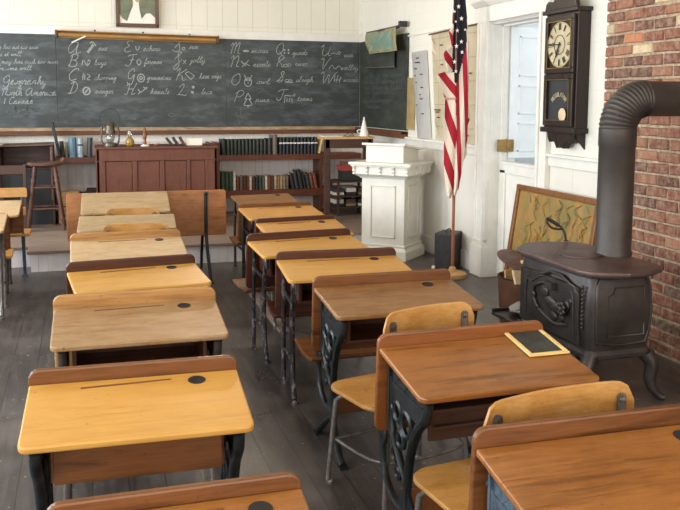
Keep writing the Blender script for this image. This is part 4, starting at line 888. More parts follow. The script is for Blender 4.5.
vs_ = thing('glass_bottle', 'clear bottle with amber contents right of the lantern', 'bottle', dk(130, .14))
M['amberglass'] = plain('amber_glass', '#957737', .15, 0, .2, 30)
MB().lathe([(.03, 0), (.045, .02), (.047, .06), (.03, .085), (.02, .1)], seg=18).build('body', 'amberglass', vs_, smooth=60); MB().lathe([(.02, .1), (.022, .11), (.028, .17), (.024, .175)], seg=16).build('neck', 'glass', vs_, smooth=60)
cn = thing('candlestick', 'red-brown turned candlestick in a pale dish on the teacher desk', 'candlestick', dk(145, .13))
MB().lathe([(.045, 0), (.05, .012), (.03, .02), (.02, .02)], seg=18).build('dish', 'paper', cn, smooth=50); MB().lathe([(.014, .015), (.02, .04), (.012, .06), (.02, .09), (.022, .14), (.012, .16), (.016, .18), (.004, .215)], seg=14).build('stem', 'railred', cn, smooth=50)
for k, (px_, col, lean_, lab) in enumerate([(172, 'darkvoid', 38, 'leftmost dark green book leaning on the teacher desk'), (178, 'darkvoid', 34, 'second dark green book leaning on the teacher desk'), (184, 'framewood', 28, 'brown book leaning beside white papers on the teacher desk')]):
    p = dk(px_, .2); tag(MB().box((-.012, -.05, 0), (.014, .05, .10)).build('book', col, None, bevel=.002, loc=(p[0], p[1], p[2]+.006), rot=(0, R(-lean_), 0)), lab, 'book', 'books leaning on the teacher desk')
p = dk(194, .2); tag(MB().box((-.09, -.01, 0), (.09, .01, .075)).build('paper_stack', 'paper', None, bevel=.002, loc=p, rot=(R(-12), 0, 0)), 'upright white papers on the right of the teacher desk', 'papers')
p = dk(210, .2); tag(MB().box((-.05, -.05, 0), (.05, .05, .03)).build('book', 'darkwood', None, bevel=.002, loc=p, rot=(0, R(14), 0)), 'dark book lying on the right end of the teacher desk', 'book', 'books leaning on the teacher desk')
p = dk(157, .15); tag(MB().tube([(-.03, 0, .006), (.02, .0, .03), (.035, 0, .035)], .004, 6).build('pencil', 'lightbox', None, loc=p), 'thin pencil propped in the middle of the teacher desk', 'pencil')

# ------------------------------------------------------------------ book shelves on the front wall
SY = 10.17
za, zl = on(1, SY, 270, 154.5).z, on(1, SY, 270, 189.5).z
bs = thing('bookcase', 'long reddish wooden shelf unit under the front blackboard', 'bookcase')
xL, xR0, xE = on(1, SY, 58, 160).x, on(1, SY, 219, 160).x, XR-.12
MB().box((xL-.03, SY, za-.02), (xE, YF-.02, za)).build('shelf', 'shelf_red', bs, bevel=.002); MB().box((xL, SY-.006, za-.07), (xE, SY+.014, za-.0)).build('shelf_lip', 'shelf_red', bs, bevel=.002)
MB().box((xL-.03, SY, zl-.02), (xE, YF-.02, zl)).build('shelf', 'shelf_red', bs, bevel=.002); MB().box((xL, SY-.006, zl-.09), (xE, SY+.014, zl)).build('shelf_lip', 'shelf_red', bs, bevel=.002)
for xx in (xR0-.02, on(1, SY, 320, 160).x): MB().box((xx, SY, PZ), (xx+.03, YF-.02, za+.15 if xx < 2 else za)).build('upright', 'shelf_red', bs, bevel=.002)
MB().box((xR0-.05, SY-.03, PZ), (xR0-.03, SY+.25, za+.16)).build('upright', 'shelf_red', bs, bevel=.002)
MB().bar((xL+.06, SY-.01, za-.0), (xL-.02, SY-.01, za-.10), .02, .03).build('bracket', 'lightbox', bs); MB().bar((xR0+.01, SY-.01, za-.08), (xR0+.07, SY-.01, za-.01), .02, .02).build('bracket', 'shelf_red', bs)
BM = {}
def bookmat(h):
    if h not in BM: BM[h] = plain('book_cloth_'+{'#2d322b': 'dark_green', '#222428': 'black', '#3d5240': 'green', '#5f7f93': 'blue', '#9fb3bb': 'pale_blue', '#6f6a45': 'olive', '#3a3c3f': 'charcoal', '#cdb06a': 'tan', '#d9d2c3': 'cream', '#7a4636': 'red_brown', '#5b3b2f': 'brown', '#8b7a5d': 'drab', '#a34038': 'red', '#6a5f52': 'grey_brown', '#2f2a28': 'near_black', '#b79b72': 'buff'}.get(h, 'plain'), h, .55, 0, .15, 40)
    return BM[h]
def book(x, w, h, d, z, y, col, lean=0, label=None, group=None, band=None):
    if lean > 0: z += w*math.sin(R(lean))
    th = thing('book', label, 'book', (x, y, z), 0, group); th.rotation_euler = (0, R(lean), 0)
    q = MB(); q.box((0, 0, 0), (w, .004, h)); q.box((0, 0, 0), (.003, d, h)); q.box((w-.003, 0, 0), (w, d, h)); q.tube([(w/2, .002, 0), (w/2, .002, h)], w*.5, 8); q.build('cover', bookmat(col), th)
    MB().box((.003, .004, .004), (w-.003, d-.004, h-.004)).build('pages', 'paper', th)
    if band: MB().box((.001, -w*.5-.001, h*.62), (w-.001, 0, h*.70)).build('spine_band', band, th)
    return th
def px2x(px_, y=SY+.03): return on(1, y, px_, 160).x
def row(y, z, specs, group):
    for x0, x1, h, col, lean, lab, band in specs:
        a, b = px2x(x0, y), px2x(x1, y); book(a, b-a-.0015, h, .17, z, y, col, lean, lab, group, band)
P1 = 1/76.
up = [(222., 226.2, 15*P1, '#2d322b', -3, 'thick dark green book leaning at the left end of the upper shelf', None)]
for k in range(11): up.append((226.8+k*3.66, 230.2+k*3.66, 14.6*P1, '#2d322b', 0, 'dark green clothbound volume of the matching set on the upper shelf', None))
up += [(267.2, 271.8, 15.2*P1, '#2f2a28', 0, 'near-black mottled book at the right end of the green set', None), (272.2, 277.5, 18.3*P1, '#6a5f52', 0, 'tallest grey-brown book between the green and black sets', None)]
for k in range(11): up.append((279+k*3.5, 282.2+k*3.5, 15.8*P1, '#222428', 0, 'black clothbound volume with a pale band in the matching set', 'paper'))
row(SY+.03, za+.001, up, 'books on the upper shelf')
row(SY+.02, za+.001, [(317.8, 320.5, 17*P1, '#cdb06a', 13, 'tan book tilting at the right end of the upper shelf', None)], 'books on the upper shelf')
row(SY+.03, za+.001, [(61, 65, 14*P1, '#2f2a28', -4, 'slim near-black book left of the olive book', None), (62.8+2.6, 68.5, 13*P1, '#6f6a45', 0, 'short olive book on the left part of the shelf', None), (69, 76.8, 17*P1, '#5f7f93', 0, 'wide blue book on the left part of the shelf', None), (77.6, 83.6, 16.5*P1, '#9fb3bb', 0, 'pale blue book with dark spine labels', 'darkvoid'), (87, 92.4, 17*P1, '#3a3c3f', 3, 'charcoal book nearest the teacher desk on the left part of the shelf', None)], 'books on the left part of the shelf')
cols = ['#3d5240', '#3d5240', '#3d5240', '#d9d2c3', '#7a4636', '#6a5f52', '#5b3b2f', '#7a4636', '#d9d2c3', '#5b3b2f', '#2d322b', '#3d5240', '#6a5f52', '#d9d2c3', '#7a4636', '#5b3b2f', '#b79b72', '#8b7a5d', '#b79b72', '#8b7a5d', '#6a5f52', '#2f2a28', '#3a3c3f', '#222428', '#222428', '#3a3c3f', '#7a4636', '#7a4636']
cn_ = {'#3d5240': 'green', '#d9d2c3': 'cream', '#7a4636': 'red-brown', '#6a5f52': 'grey-brown', '#5b3b2f': 'brown', '#2d322b': 'dark green', '#b79b72': 'buff', '#8b7a5d': 'drab', '#2f2a28': 'near-black', '#3a3c3f': 'charcoal', '#222428': 'black'}
lo = []; wds = [4, 4, 4, 3.4, 3.2, 3.8, 3.6, 2.6, 3, 3.2, 3.6, 3.4, 2.8, 3, 3.2, 3, 3.4, 3, 2.8, 3.2, 3, 4, 4, 5, 3, 4, 3.6, 4]; hs = [17.5, 17.5, 17, 17.5, 13, 12.5, 13, 13, 12.5, 12, 12.5, 13, 12, 12.6, 13, 12.6, 13, 12.4, 12.5, 12, 12.6, 13.5, 15, 18, 16, 13, 15, 14]
x = 221.; nth = {}
ords = ['first', 'second', 'third', 'fourth', 'fifth']
for k, (w_, h_, c_) in enumerate(zip(wds, hs, cols)):
    s = 95./sum(wds); le = 0 if k < 21 else -11; x += 2.4*(k == 21); nth[c_] = nth.get(c_, -1)+1
    lo.append((x, x+w_*s-.2, h_*P1, c_, le, '%s %s book from the left on the lower shelf' % (ords[nth[c_]], cn_[c_]), None)); x += w_*s
row(SY+.03, zl+.001, lo, 'books on the lower shelf')
# leaning large book / drawing board on the left shelf
tag(MB().box((0, 0, 0), (.03, .20, .40)).build('portfolio', 'darkvoid', None, bevel=.003, loc=(px2x(58.6), SY-.0, za+.006), rot=(0, R(-11), 0)), 'tall thin dark portfolio leaning left of the shelf books', 'portfolio')
tag(MB().box((0, 0, 0), (.20, .16, .03)).box((.01, -.0, .03), (.17, .15, .06)).build('book', 'darkwood', None, bevel=.003, loc=(px2x(85), SY+.04, zl+.002)), 'dark book lying flat on the lower shelf by the teacher desk', 'book')
tag(MB().box((0, 0, 0), (.17, .14, .028)).build('book', 'stoolwood', None, bevel=.003, loc=(px2x(65), SY+.04, zl+.002)), 'brown book lying flat on the lower shelf beside the stool', 'book')

# tall reading table with things on it
TT = 9.1; a, b = on(1, TT, 324, 137.5), on(1, TT, 374, 136)
tt = thing('reading_table', 'tall dark wooden table between the bookshelf and the white lectern', 'table', (a.x, TT, PZ)); W = b.x-a.x; H = (a.z+b.z)/2-PZ
MB().box((-.02, -.02, H-.028), (W, .22, H)).build('tabletop', 'lightbox', tt, bevel=.004); MB().box((.02, .0, H-.13), (W-.03, .02, H-.028)).build('apron', 'darkwood', tt, bevel=.003)
for x_, y_ in ((.01, 0), (W-.07, 0), (.06, .15), (W-.07, .15)): MB().box((x_, y_, 0), (x_+.062, y_+.05, H-.028)).build('leg', 'darkwood', tt, bevel=.004)
ztt = H+PZ
def tp_(px_, d): p = on(1, TT+d, px_, 136); return (p.x, TT+d, ztt)
tag(MB().box((0, 0, 0), (.22, .2, .006)).build('paper_sheet', 'paper', None, loc=tp_(324.5, .0)), 'white sheet of paper on the left of the tall table', 'paper')
g_ = MB(); g_.ring((0, 0, .014), .02, .003, 1); g_.ring((.055, 0, .014), .02, .003, 1); g_.tube([(-.02, 0, .014), (-.02, .09, .01)], .003, 6); g_.tube([(.075, 0, .014), (.075, .09, .01)], .003, 6)
tag(g_.build('eyeglasses', 'iron', None, loc=tp_(347.5, .03)), 'dark rimmed glasses folded on the tall table', 'glasses')
cone = thing('school_bell', 'white cone shaped bell standing on the tall table by the lectern', 'bell', tp_(364, .08))
MB().lathe([(.055, 0), (.058, .008), (.05, .03), (.034, .1), (.018, .17), (.009, .2), (.013, .21), (.001, .225)], seg=22).build('cone', 'white', cone, smooth=50); MB().tube(catmull([(-.045, 0, .03), (-.075, 0, .045), (-.08, 0, .07), (-.04, 0, .075)], 4), .006, 8).build('handle', 'white', cone, smooth=60)
# book rack behind it
RY = 9.75
rk = thing('book_rack', 'dark three-tier book rack behind the white lectern', 'rack', (2.92, RY, PZ))
for z_ in (.25, .11): MB().box((0, 0, z_-.02), (.52, .34, z_)).build('shelf', 'darkwood', rk, bevel=.003)
MB().box((.0, 0, .41), (.50, .34, .43)).build('shelf', 'darkwood', rk, bevel=.003)
for x_ in (.06, .42): 
    for y_ in (.01, .30): MB().box((x_, y_, 0), (x_+.03, y_+.03, .43)).build('post', 'darkwood', rk, bevel=.003)
def flat(x, z, w, h, col, lab, d=.2): tag(MB().box((0, 0, 0), (w, d, h)).build('book', bookmat(col), None, bevel=.003, loc=(x, RY+.055, z)), lab, 'book', 'books on the rack')
z_ = PZ+.431; flat(3.06, z_, .30, .12, '#2d322b', 'thick dark green book at the bottom of the rack-top stack'); flat(3.04, z_+.121, .28, .06, '#a34038', 'red book in the middle of the rack-top stack'); flat(3.08, z_+.182, .24, .045, '#7a4636', 'red-brown book topmost of the rack-top stack')
for sh, zz in enumerate((PZ+.252, PZ+.112)):
    for k in range(3):
        flat(2.95+k*.16, zz, .13, .035, ['#d9d2c3', '#2f2a28', '#8b7a5d'][(k+sh) % 3], '%s book lying on the %s tier of the rack' % (['cream', 'near-black', 'drab'][(k+sh) % 3], ['middle', 'bottom'][sh])); 
        flat(2.955+k*.16, zz+.036, .12, .05, ['#3a3c3f', '#d9d2c3', '#5b3b2f'][(k+sh) % 3], '%s book on top of another on the %s tier of the rack' % (['charcoal', 'cream', 'brown'][(k+sh) % 3], ['middle', 'bottom'][sh]))

# ------------------------------------------------------------------ left of the platform: stool, chair, old desk, crate
st = thing('stool', 'tall round wooden stool with turned legs on the platform', 'stool', (-.395, 9.62, PZ))
hs_ = on(1, 9.6, 45, 162).z-PZ
MB().lathe([(.001, hs_-.045), (.16, hs_-.042), (.185, hs_-.03), (.19, hs_-.012), (.17, hs_), (.12, hs_-.006), (.001, hs_-.01)], seg=32).build('seat', 'stoolwood', st, smooth=40)
for sx_, sy_ in ((-1, -1), (1, -1), (1, 1), (-1, 1)):
    t0, t1 = Vector((sx_*.10, sy_*.09, hs_-.04)), Vector((sx_*.185, sy_*.15, 0)); ps, rs = [], []
    for k in range(25):
        f = k/24; ps.append(t0.lerp(t1, f)); rs.append(.0165+(.006 if k in (3, 5, 20, 22) else 0)+(.004*math.sin(f*3.14))-(.003 if k in (4, 21) else 0))
    MB().tube(ps, rs, 10).build('leg', 'stoolwood', st, smooth=50)
def lv(sx_, sy_, f): return Vector((sx_*.10, sy_*.09, hs_-.04)).lerp(Vector((sx_*.185, sy_*.15, 0)), f)
for f, prs in ((.33, [((-1, -1), (1, -1)), ((-1, 1), (1, 1))]), (.66, [((-1, -1), (1, -1)), ((-1, 1), (1, 1))]), (.5, [((-1, -1), (-1, 1)), ((1, -1), (1, 1))])):
    for A_, B_ in prs: MB().tube([lv(*A_, f), lv(*B_, f)], .011, 8).build('stretcher', 'stoolwood', st, smooth=50)
od = thing('writing_desk', 'old brown open-fronted writing desk at the far left under the blackboard', 'desk', (-.93, 9.92, PZ))
zt2 = 1.085-PZ
MB().prism([(.08, zt2+.02), (.62, zt2+.035), (.62, zt2+.015), (.05, zt2-.0)], 1, .0, .42).build('lid', 'stoolwood', od, bevel=.004)
q = MB(); q.box((.06, .40, 0), (.62, .42, zt2)); q.box((.04, .02, 0), (.06, .42, zt2-.0)); q.box((.595, .0, .0), (.62, .42, zt2+.01)); q.box((.06, .05, zt2-.26), (.6, .4, zt2-.24)); q.build('carcass', 'darkwood', od, bevel=.003)
MB().box((.585, -.012, zt2-.6), (.61, .0, zt2+.0)).build('door_edge', 'stoolwood', od, bevel=.003)
MB().box((.06, .06, .0), (.595, .08, zt2-.26)).build('back_panel', 'darkvoid', od)
pn = thing('upright_cabinet', 'black upright cabinet at the far left edge below the blackboard', 'cabinet', (-1.50, 9.72, PZ))
MB().box((0, .0, 0), (.58, .45, 1.0)).build('body', 'darkvoid', pn, bevel=.006); MB().box((-.01, -.01, 1.0), (.59, .46, 1.03)).build('top', 'darkvoid', pn, bevel=.006)
pc_ = thing('chair', 'dark wooden chair with a brown top rail behind the tall stool', 'chair', (-.72, 9.42, PZ))
MB().box((-.13, .0, .62), (.13, .02, .72)).build('top_rail', 'darkwood', pc_, bevel=.008)
for s_ in (-1, 1): MB().bar((s_*.12, -.01, .0), (s_*.13, .01, .73), .022, .03).build('back_post', 'darkwood', pc_, bevel=.003)
MB().box((-.14, .02, .41), (.14, .30, .435)).build('seat', 'darkwood', pc_, bevel=.006)
for s_ in (-1, 1): MB().bar((s_*.12, .28, 0), (s_*.12, .28, .42), .03, .03).build('front_leg', 'darkwood', pc_, bevel=.003)
cr = thing('wooden_crate', 'pale wooden crate behind the legs of the tall stool', 'crate', (-.295, 9.98, PZ))
q = MB(); q.box((0, 0, 0), (.26, .02, .16)); q.box((0, 0, .2), (.26, .02, .36)); q.box((0, .15, 0), (.26, .17, .36)); q.box((0, 0, 0), (.02, .17, .36)); q.box((.24, 0, 0), (.26, .17, .36)); q.build('slats', 'lightbox', cr, bevel=.003); MB().box((-.01, -.012, .155), (.27, .18, .19)).build('ledge', 'pale', cr, bevel=.003)

# ------------------------------------------------------------------ school desks
def iron_leg(side, zf, zb, d, style):
    """cast side frame in the local y-z plane at x=side; y=0 is the back panel, negative y toward the sitter"""
    b = MB(); x = side; t_ = .018
    def pl(pts, r): b.tube([(x, p[0], p[1]) for p in catmull([(p[0], p[1], 0) for p in pts], 5)], r, 8)
    yb_, yf = -.02, -d+.07
    if style == 'tube':
        pl([(yf, zf-.02), (yf-.01, zf-.06), (yf+.03, zf-.12), (yf+.05, zf-.3), (yf+.03, .12), (yf-.02, .02)], .015)
        pl([(-.01, zb-.05), (.0, .4), (.0, .02)], .013); pl([(yf+.05, .2), (-.1, .22), (0, .2)], .010)
        b.box((x-.008, yf-.03, zf-.09), (x+.008, yf+.05, zf-.02)); b.bar((x, yf+.04, zf-.16), (x, -.01, zb-.18), .012, .02)
        b.lathe([(.02, 0), (.02, .012), (.01, .02)], (x, yf-.025, 0), 10); b.lathe([(.02, 0), (.02, .012), (.01, .02)], (x, 0, 0), 10)
    else:
        b.prism([(yf-.035, zf-.03), (yb_, zb-.045), (yb_, zb-.19), (yf+.045, zf-.13), (yf-.01, zf-.09)], 0, x-.004, x+.004); b.bar((x, yf-.04, zf-.03), (x, yb_, zb-.045), t_, .03); b.bar((x, yf-.03, zf-.075), (x, yb_, zb-.12), t_*.8, .02)
        for k in range(5):
            f = k/4; ya_ = yf-.02+(yb_-yf)*f; z_ = zf-.05+(zb-zf-.03)*f; b.bar((x, ya_, z_+.01), (x, ya_+.045, z_-.025), .012, .010)
        pl([(yf-.04, zf-.03), (yf-.02, zf-.09), (yf+.05, zf-.16), (yf+.105, zf-.27), (yf+.13, .27), (yf+.11, .13), (yf+.03, .04), (yf-.03, .012)], .017)
        pl([(yb_-.01, zb-.1), (yb_-.01, .48), (-.08, .40), (yf+.12, .30)], .014)
        pl([(.05, .40), (.055, .34), (.03, .26), (-.06, .20), (yf+.13, .20)], .014); pl([(yf+.12, .18), (-.08, .12), (.03, .04), (.07, .012)], .015)
        b.lathe([(.001, -.01), (.03, -.008), (.034, 0), (.03, .008), (.001, .01)], seg=16, mt=Matrix.Translation((x, .055, .395)) @ Matrix.Rotation(R(90), 4, 'Y') @ Matrix.Diagonal((1.5, 1, 1, 1)))
        b.bar((x, -.03, zb-.05), (x, -.03, .45), .012, .03); pl([(-.03, zb-.2), (-.10, zb-.26), (-.09, zb-.33), (-.04, zb-.34)], .009)
        for cy_, cz_, r_ in ((-.17, zf-.17, .042), (-.09, zf-.15, .032), (-.12, zf-.24, .028), (-.075, zf-.31, .024), (-.10, zf-.37, .018)): b.ring((x, cy_, cz_), r_, .011, 0)
        b.prism([(yf+.06, .24), (yf+.13, .3), (-.09, .2), (yf+.10, .14)], 0, x-.006, x+.006)
        b.box((x-.02, yf-.05, 0), (x+.02, yf-.0, .012)); b.box((x-.02, .04, 0), (x+.02, .09, .012))
    return b
def school_desk(name, label, loc, rz, w, d, zb, zf, top, railm, leg='iron', legstyle='iron', rail_h=.055, rail_bottom=.42, seat=None, box='rail', groove=True, rail=True, inkx=.30, thin=.022, inset=.042):
    """loc: floor point under the middle of the back panel"""
    th = thing(name, label, 'desk', (loc[0], loc[1], 0), rz, 'school desks in rows')
    ang = math.atan2(zb-zf, d); L = math.hypot(d, zb-zf)
    # desktop slab, local origin at its back edge
    o = MB().prism(rrect(-w/2, -L, w/2, 0, .028, 'ab'), 2, -thin, 0).build('desktop', top, th, bevel=.006, loc=(0, -.006, zb), rot=(ang, 0, 0))
    if inkx: MB().lathe([(.026, -.001), (.028, .001), (.026, .0022), (.024, .0012), (.001, .001)], (w*inkx*.93, -.058, .0006), 22).build('inkwell', 'inkhole', o, smooth=40)
    if groove:
        g = MB(); g.prism([(-w*.26, -.046), (w*.16, -.034), (w*.17, -.038), (w*.16, -.042), (-w*.26, -.056)], 2, .0, .0012); g.build('pencil_groove', 'groove', o)
    if rail:
        q = MB().prism(rrect(-w/2-.003, rail_bottom-zb, w/2+.003, rail_h, .035, 'abcd'), 1, 0, .020)
        q.build('back_panel', railm, th, bevel=.006, loc=(0, -.002, zb), rot=(R(4), 0, 0))
    bw = w-.17
    q = MB(); q.box((-bw/2, -d+.10, zf-.155), (bw/2, -.0, zf-.143)); q.box((-bw/2, -.03, zf-.15), (bw/2, -.015, zb-.02))
    for s_ in (-1, 1): q.box((s_*bw/2-.008, -d+.10, zf-.155), (s_*bw/2+.008, -.01, zf-.03))
    if box == 'shelf': q.box((-bw/2-.02, -d+.07, zf-.085), (bw/2+.02, -.03, zf-.072)); q.box((-bw/2, -d+.12, zf-.2), (bw/2, -d+.135, zf-.085))
    if box in ('rail', 'front'): q.box((-bw/2, -d+.085, zf-.155), (bw/2, -d+.10, zf-.06 if box == 'rail' else zf-.025))
    q.build('book_box', {'rail': railm, 'front': railm, 'open': 'raildark', 'shelf': 'darkwood'}[box], th, bevel=.003)
    for s_ in (-1, 1): iron_leg(s_*(w/2-inset), zf, zb, d, legstyle).build('leg', leg, th, smooth=45)
    if legstyle == 'iron': MB().box((-w/2+.07, -.12, .16), (w/2-.07, -.105, .26)).build('foot_rail', railm, th, bevel=.003)
    if seat:
        pts = []
        q = MB().prism([(.02, .40), (.06, .385), (.20, .375), (.32, .395), (.36, .40), (.37, .385), (.32, .375), (.20, .355), (.06, .365), (.02, .38)], 0, -w/2-.005, w/2+.005); q.build('seat', seat, th, bevel=.006)
    return th
def from_px(pl, pr, z):
    a, b = on(2, z, *pl), on(2, z, *pr); c = (a+b)/2; return c, math.atan2(b.y-a.y, b.x-a.x), (b-a).length
D = [
 # label, rail left/right (photo), z back, z front, depth, width, rot deg or None, top, rail, leg, style, seat, box, rail_h, rail
 ('yellow-brown scratched desk cut off at the bottom edge, nearest of the left row', (47, 505), (299, 472), .72, .645, .40, .565, 0, 'orange', 'rail', 'iron', 'iron', None, 'rail', .035, True),
 ('honey-yellow desk with pencil groove, large in the left foreground', (30.5, 371), (239.5, 354), .74, .665, .42, .655, 0, 'yellow', 'rail', 'iron', 'iron', None, 'front', .045, True),
 ('mid-brown worn desk behind the large honey-yellow desk in the left row', (54, 296), (217, 286), .745, .665, .42, .69, 2, 'grey', 'raillight', 'ironbrown', 'iron', None, 'open', .055, True),
 ('honey-yellow desk with dark rail, third of the left row', (69, 263), (198, 253), .715, .65, .40, .67, 4, 'yellow', 'raildark', 'ironbrown', 'iron', None, 'open', .05, True),
 ('pale worn brown desk, fourth of the left row', (72, 234), (183, 229), .72, .66, .42, .68, 2, 'pale', 'raillight', 'ironbrown', 'iron', None, 'open', .045, True),
 ('brown desk at the lower right corner with cracked top', (472, 430), (680, 412), .735, .665, .42, .67, -1, 'orange', 'rail', 'ironblue', 'iron', None, 'open', .05, True),
 ('orange-brown desk carrying a small writing slate', (375, 335), (546, 320), .745, .67, .43, .665, 1, 'orange', 'railred', 'iron', 'iron', None, 'shelf', .045, True),
 ('brown desk behind the desk with the slate, in the right row', (317, 277), (452, 268), .745, .67, .42, .69, 3, 'brown', 'rail', 'iron', 'iron', 'rail', 'open', .05, True),
 ('yellow desk with dark rail, third of the right row', (280, 252), (397, 247), .72, .655, .42, .67, 2, 'yellow', 'raildark', 'ironworn', 'tube', 'raildark', 'open', .045, True),
 ('yellow desk with dark rail, fourth of the right row', (249, 234), (349, 228), .72, .655, .42, .68, 6, 'yellow', 'raildark', 'ironworn', 'tube', 'rail', 'open', .045, True),
 ('amber desk with thin dark rail, fifth of the right row', (256.5, 218.5), (334, 215), .72, .655, .38, .63, 6, 'amber', 'raildark', 'tube', 'tube', None, 'open', .03, True),
 ('amber desk with brown rail, sixth of the right row', (241, 204.5), (312, 201.5), .70, .64, .40, .64, 7, 'amber', 'rail', 'iron', 'tube', 'rail', 'open', .03, True),
]
DESK = []
FIT = {1: ((11, 450), (253, 424), .69), 2: ((47, 350), (227, 332), .695), 3: ((71, 292), (211, 284), .68), 4: ((67, 262), (187, 255), .665), 6: ((424, 398), (600, 379), .685), 7: ((337, 320), (478, 303), .70), 8: ((290, 285), (407, 270), .685), 9: ((262, 258), (370, 247), .68), 11: ((251, 221), (320, 214), .66)}
def seen(bl, br, zback, fit):
    """place of a desk from its four top corners: back middle, turn, width, depth"""
    a, b = on(2, zback, *bl), on(2, zback, *br); c, d_ = on(2, fit[2], *fit[0]), on(2, fit[2], *fit[1]); B_, G_ = (a+b)/2, (c+d_)/2
    dep = min(.44, max(.34, math.hypot(B_.x-G_.x, B_.y-G_.y))); r1 = math.atan2(G_.x-B_.x, B_.y-G_.y); r2 = math.atan2(b.y-a.y, b.x-a.x)
    r1 = max(-R(6), min(R(8), r1)); r2 = max(-R(6), min(R(9), r2)); rr = r1*.3+r2*.7; mx = (G_.x-(B_.x+math.sin(rr)*dep))*.5; B_ = B_+Vector((mx, 0, 0)); return B_, rr, (math.hypot(b.x-a.x, b.y-a.y)*.6+math.hypot(c.x-d_.x, c.y-d_.y)*.4), dep
for i_, (lab, pl, pr, zb, zf, dep, w, rd_, top, railm, leg, sty, seat, box, rh, rail) in enumerate(D):
    c, r_, w_ = from_px(pl, pr, zb+rh); ra = R(rd_)
    if i_ in FIT: c, ra, w, dep = seen(pl, pr, zb+rh, FIT[i_]); zf = FIT[i_][2]; w -= .006
    if abs(pr[0]-680) < 1: a_ = on(2, zb+rh, *pl); c = Vector((a_.x+w/2+.012, a_.y, 0))
    DESK.append(school_desk('school_desk', lab, (c.x, c.y), ra, w, dep, zb, zf, top, railm, leg, sty, rh, .42 if sty == 'iron' else .40, seat, box, rail=rail, groove=i_ not in (5, 6, 7), inkx=None if i_ == 6 else .33 if i_ == 0 else .40 if i_ == 5 else .31))
# the flat-backed desks at the far ends of the rows
def flat_desk(lab, pl, pr, zb, zf, dep, rd_, top, leg, ink=False, sty='iron'):
    c, r_, w_ = from_px(pl, pr, zb); d_ = school_desk('school_desk', lab, (c.x, c.y), R(rd_), w_*(1.05 if top == 'weathered' else 1), dep, zb, zf, top, 'rail', leg, sty, 0, .5, None, 'open', groove=False, rail=False, inkx=.3 if sty == 'tube' else None); return d_
DESK.append(flat_desk('weathered grey desk with a curved chair back in front, left row', (81.5, 216), (172, 213.5), .76, .70, .33, -3, 'weathered', 'ironbrown'))
DESK.append(flat_desk('weathered grey desk farthest forward in the left row, before the bench', (84, 193), (165, 191), .82, .70, .43, -2, 'weathered', 'ironbrown'))
DESK.append(flat_desk('dull brown desk farthest forward in the right row', (229.5, 195), (289, 193.5), .70, .64, .40, 6, 'brown', 'ironbrown', sty='tube'))
# desks cut by the left edge
for lab, pr_px, z, rot_, seat in (('pale topped desk cut by the left edge, nearer of the two', (8, 213), .74, 0, 'seatwood'), ('pale topped desk cut by the left edge, farther of the two', (22, 200), .74, 0, None)):
    p = on(2, z, *pr_px); DESK.append(school_desk('school_desk', lab, (p.x-.33, p.y), 0, .66, .42, z, .665, 'pale', 'railred', 'tube' if seat else 'ironbrown', 'tube', 0, .44, seat, 'open', groove=False, inset=.042 if seat else .12, inkx=None))

# slate on the desk
dk_ = DESK[6]; B_, ra_, w_, dep_ = seen((375, 335), (546, 320), .79, FIT[6]); ang = math.atan2(.745-.685, dep_)
pn_ = Matrix.Rotation(ra_, 3, 'Z') @ (Matrix.Rotation(ang, 3, 'X') @ Vector((0, 0, 1))); p0 = Vector((B_.x, B_.y, .745)); ry_ = _ray(535, 343.5); hit = EYE+ry_*((p0-EYE).dot(pn_)/ry_.dot(pn_))
sl = thing('writing_slate', 'small black slate in a pale wooden frame lying on the orange-brown desk', 'slate', hit+pn_*.003); sl.rotation_euler = (ang, 0, ra_-R(1)); sl.scale = (.86, .86, 1)
q = MB(); frame4q = [((-.095, -.125, 0), (.095, -.103, .008)), ((-.095, .103, 0), (.095, .125, .008)), ((-.095, -.105, 0), (-.073, .105, .008)), ((.073, -.105, 0), (.095, .105, .008))]
for a_, b_2 in frame4q: q.box(a_, b_2)
q.build('frame', 'slateframe', sl, bevel=.004); MB().box((-.075, -.105, .001), (.075, .105, .005)).build('slate_tablet', 'slate', sl)

